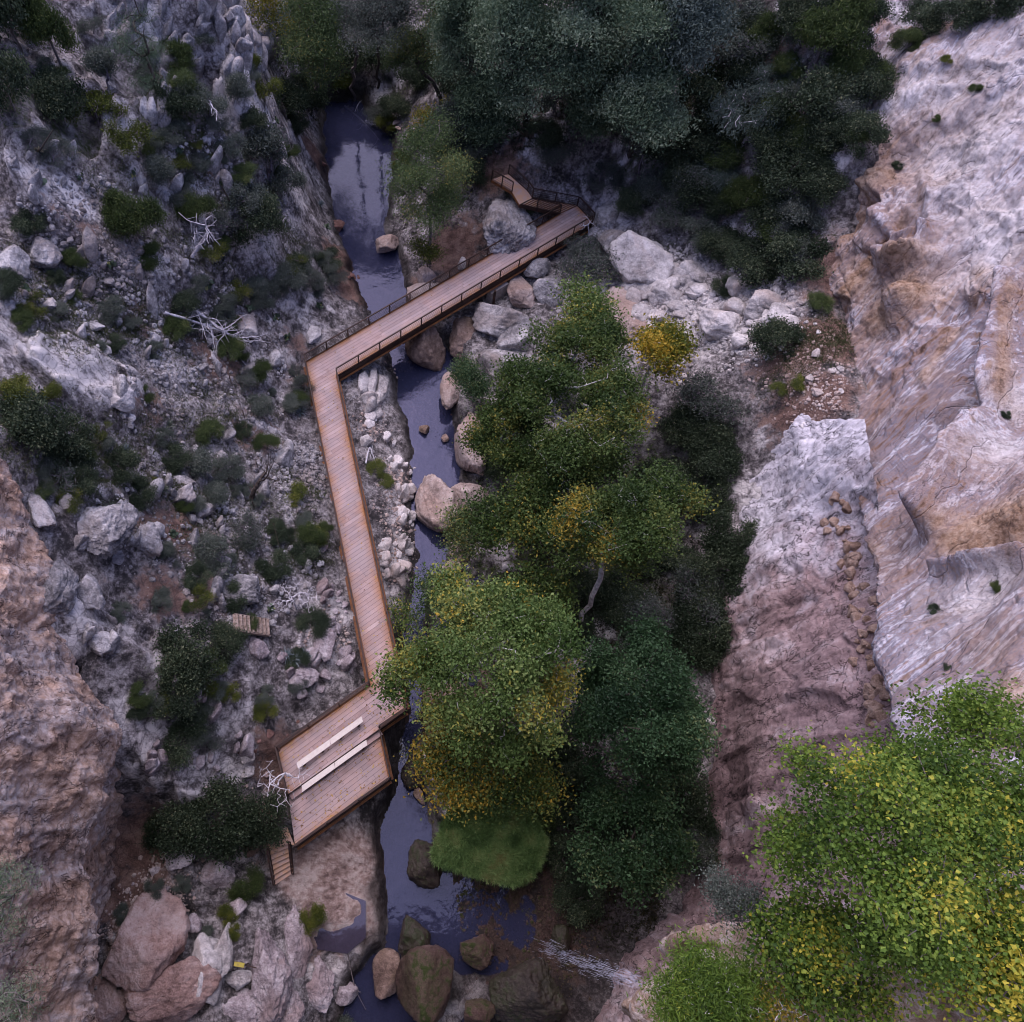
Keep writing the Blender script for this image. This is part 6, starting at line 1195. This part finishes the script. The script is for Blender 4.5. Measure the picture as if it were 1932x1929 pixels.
grass_field('grass', 2600, [(120, 860, 110), (220, 900, 110), (420, 900, 100), (350, 830, 110), (400, 720, 120), (180, 600, 110), (560, 940, 50), (580, 1040, 40), (330, 560, 120), (110, 540, 90), (420, 1060, 90), (480, 480, 90), (300, 330, 130), (450, 320, 90)], DRY, .26, .014, 'low grass and weeds growing between the rocks of the left slope', 21)
grass_field('grass', 1500, [(1350, 330, 130), (1250, 400, 90), (1450, 420, 110), (1050, 300, 90), (1400, 150, 140), (1540, 640, 50), (900, 330, 60), (1480, 720, 40)], DRY, .28, .016, 'low grass and weeds on the right slope', 22)
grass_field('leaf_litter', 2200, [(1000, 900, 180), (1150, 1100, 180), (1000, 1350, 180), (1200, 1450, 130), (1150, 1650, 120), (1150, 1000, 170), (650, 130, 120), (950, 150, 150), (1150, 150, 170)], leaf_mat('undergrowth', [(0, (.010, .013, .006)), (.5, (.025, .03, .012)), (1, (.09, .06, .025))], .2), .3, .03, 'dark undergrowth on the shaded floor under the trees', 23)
# falling water at the ledge and a small yellow plate on the rocks
g = np.random.default_rng(4); Pw0, Pw1, R0w = [], [], []
A0 = at(1222, 1858, 25.0); n_ = 520
t_ = .1+.78*g.random(n_)**1.2; sp_ = .06+.42*t_[:, None]
vel = np.array([-1.9, .50, 0])+g.normal(size=(n_, 3))*np.array([.10, .09, .08]); C = A0+g.normal(size=(n_, 3))*.09+vel*t_[:, None]-np.array([0, 0, 4.9])*t_[:, None]**2+g.normal(size=(n_, 3))*.05*t_[:, None]
dv_ = vel-np.array([0, 0, 9.8])*t_[:, None]; dv_ /= np.linalg.norm(dv_, axis=1, keepdims=True); ln_ = (.05+.22*g.random(n_)*t_)[:, None]
V, Fc = tubes(C-dv_*ln_, C+dv_*ln_, np.full(n_, .0025)+.003*g.random(n_), np.full(n_, .002), 3)
obj('waterfall', mesh('waterfall', V, Fc, True), None, WF, kind='structure')
for nm, pts_, n_ in (('cascade', [at(757, 1400, .1), at(760, 1425, .0), at(766, 1450, .0), at(770, 1480, .02)], 170),):
    P = catmull(np.array(pts_), 40); V0, F0 = ICO[2]; C = P[g.integers(0, 40, n_)]+g.normal(size=(n_, 3))*np.array([.14, .1, .03])+np.array([0, 0, .05]); V = (C[:, None]+V0[None]*np.array([.03, .07, .02])*g.uniform(.4, 1.2, (n_, 1, 1))).reshape(-1, 3)
    obj('water', mesh('water', V, (F0[None]+(np.arange(n_)*len(V0))[:, None, None]).reshape(-1, 3), True), None, WF, kind='structure')
p = hit(457, 1818); e = empty('sign_plate', p, 'small yellow plate lying on the rocks at the lower left', 'plate')
m = MB(); m.bar((-.24, .05, .75), (.24, -.02, .75), .19, .02); YP = NT('yellow_paint', .5, .4); YP.fin(YP.mix(YP.ramp(YP.noise(5), [(.5, 0.), (.6, 1.)]), (.42, .35, .05), (.30, .24, .06))); m.build('plate', YP.m, e)
m = MB(); m.bar((.2, 0, .72), (.8, -.12, .7), .05, .03); m.bar((.25, 0, .70), (.3, 0, -.3), .05, .05, (1, 0, 0)); m.bar((-.25, 0.03, .70), (-.28, 0, -.3), .05, .05, (1, 0, 0)); m.build('bracket', STL, e)
# slack cable fence on the left slope
e = empty('cable_fence', gp(437, 730, 0), 'thin cable fence with small iron stakes running down the left slope', 'fence'); o0 = np.array(e.location)
FP = [gp(x, y, .0) for x, y in ((437, 725), (462, 790), (487, 885), (480, 960), (520, 1000), (535, 1060))]
for a in FP: m = MB(); m.bar(a-o0-[0, 0, .2], a-o0+[.03, 0, .9], .035, .035, (1, 0, 0)); m.build('stake', STL, e)
m = MB(); [m.bar(a-o0+[0, 0, .8], b-o0+[0, 0, .8], .014, .014) for a, b in zip(FP[:-1], FP[1:])]; m.build('cable', STL, e)

g = np.random.default_rng(77); seam = [(1588, 930), (1592, 1000), (1612, 1080), (1630, 1160), (1640, 1240), (1650, 1310), (1660, 1370)]
for i in range(70):
    f = g.uniform(0, len(seam)-1.01); a, b = np.array(seam[int(f)]), np.array(seam[int(f)+1]); q = a+(b-a)*(f % 1)+g.normal(size=2)*np.array([15, 9])-[2, 0]
    X = np.interp(q[1], [850, 1000, 1160, 1310, 1400], [22.9, 20.9, 18.6, 16.9, 16.2])-.2; c = WLF(q[0], q[1])[0]; r = g.uniform(5, 15)*mpp(c)
    o = obj('rubble_block', PKIND['seam'][g.integers(12)], None, None, 'brown rubble block wedged in the seam between brown wall and pale cliff', 'rock', 'rubble in the cliff seam', loc=c); o.scale = (r, r*g.uniform(.7, 1.2), r*g.uniform(.7, 1.3)); o.rotation_euler = tuple(g.uniform(-1, 1, 3))
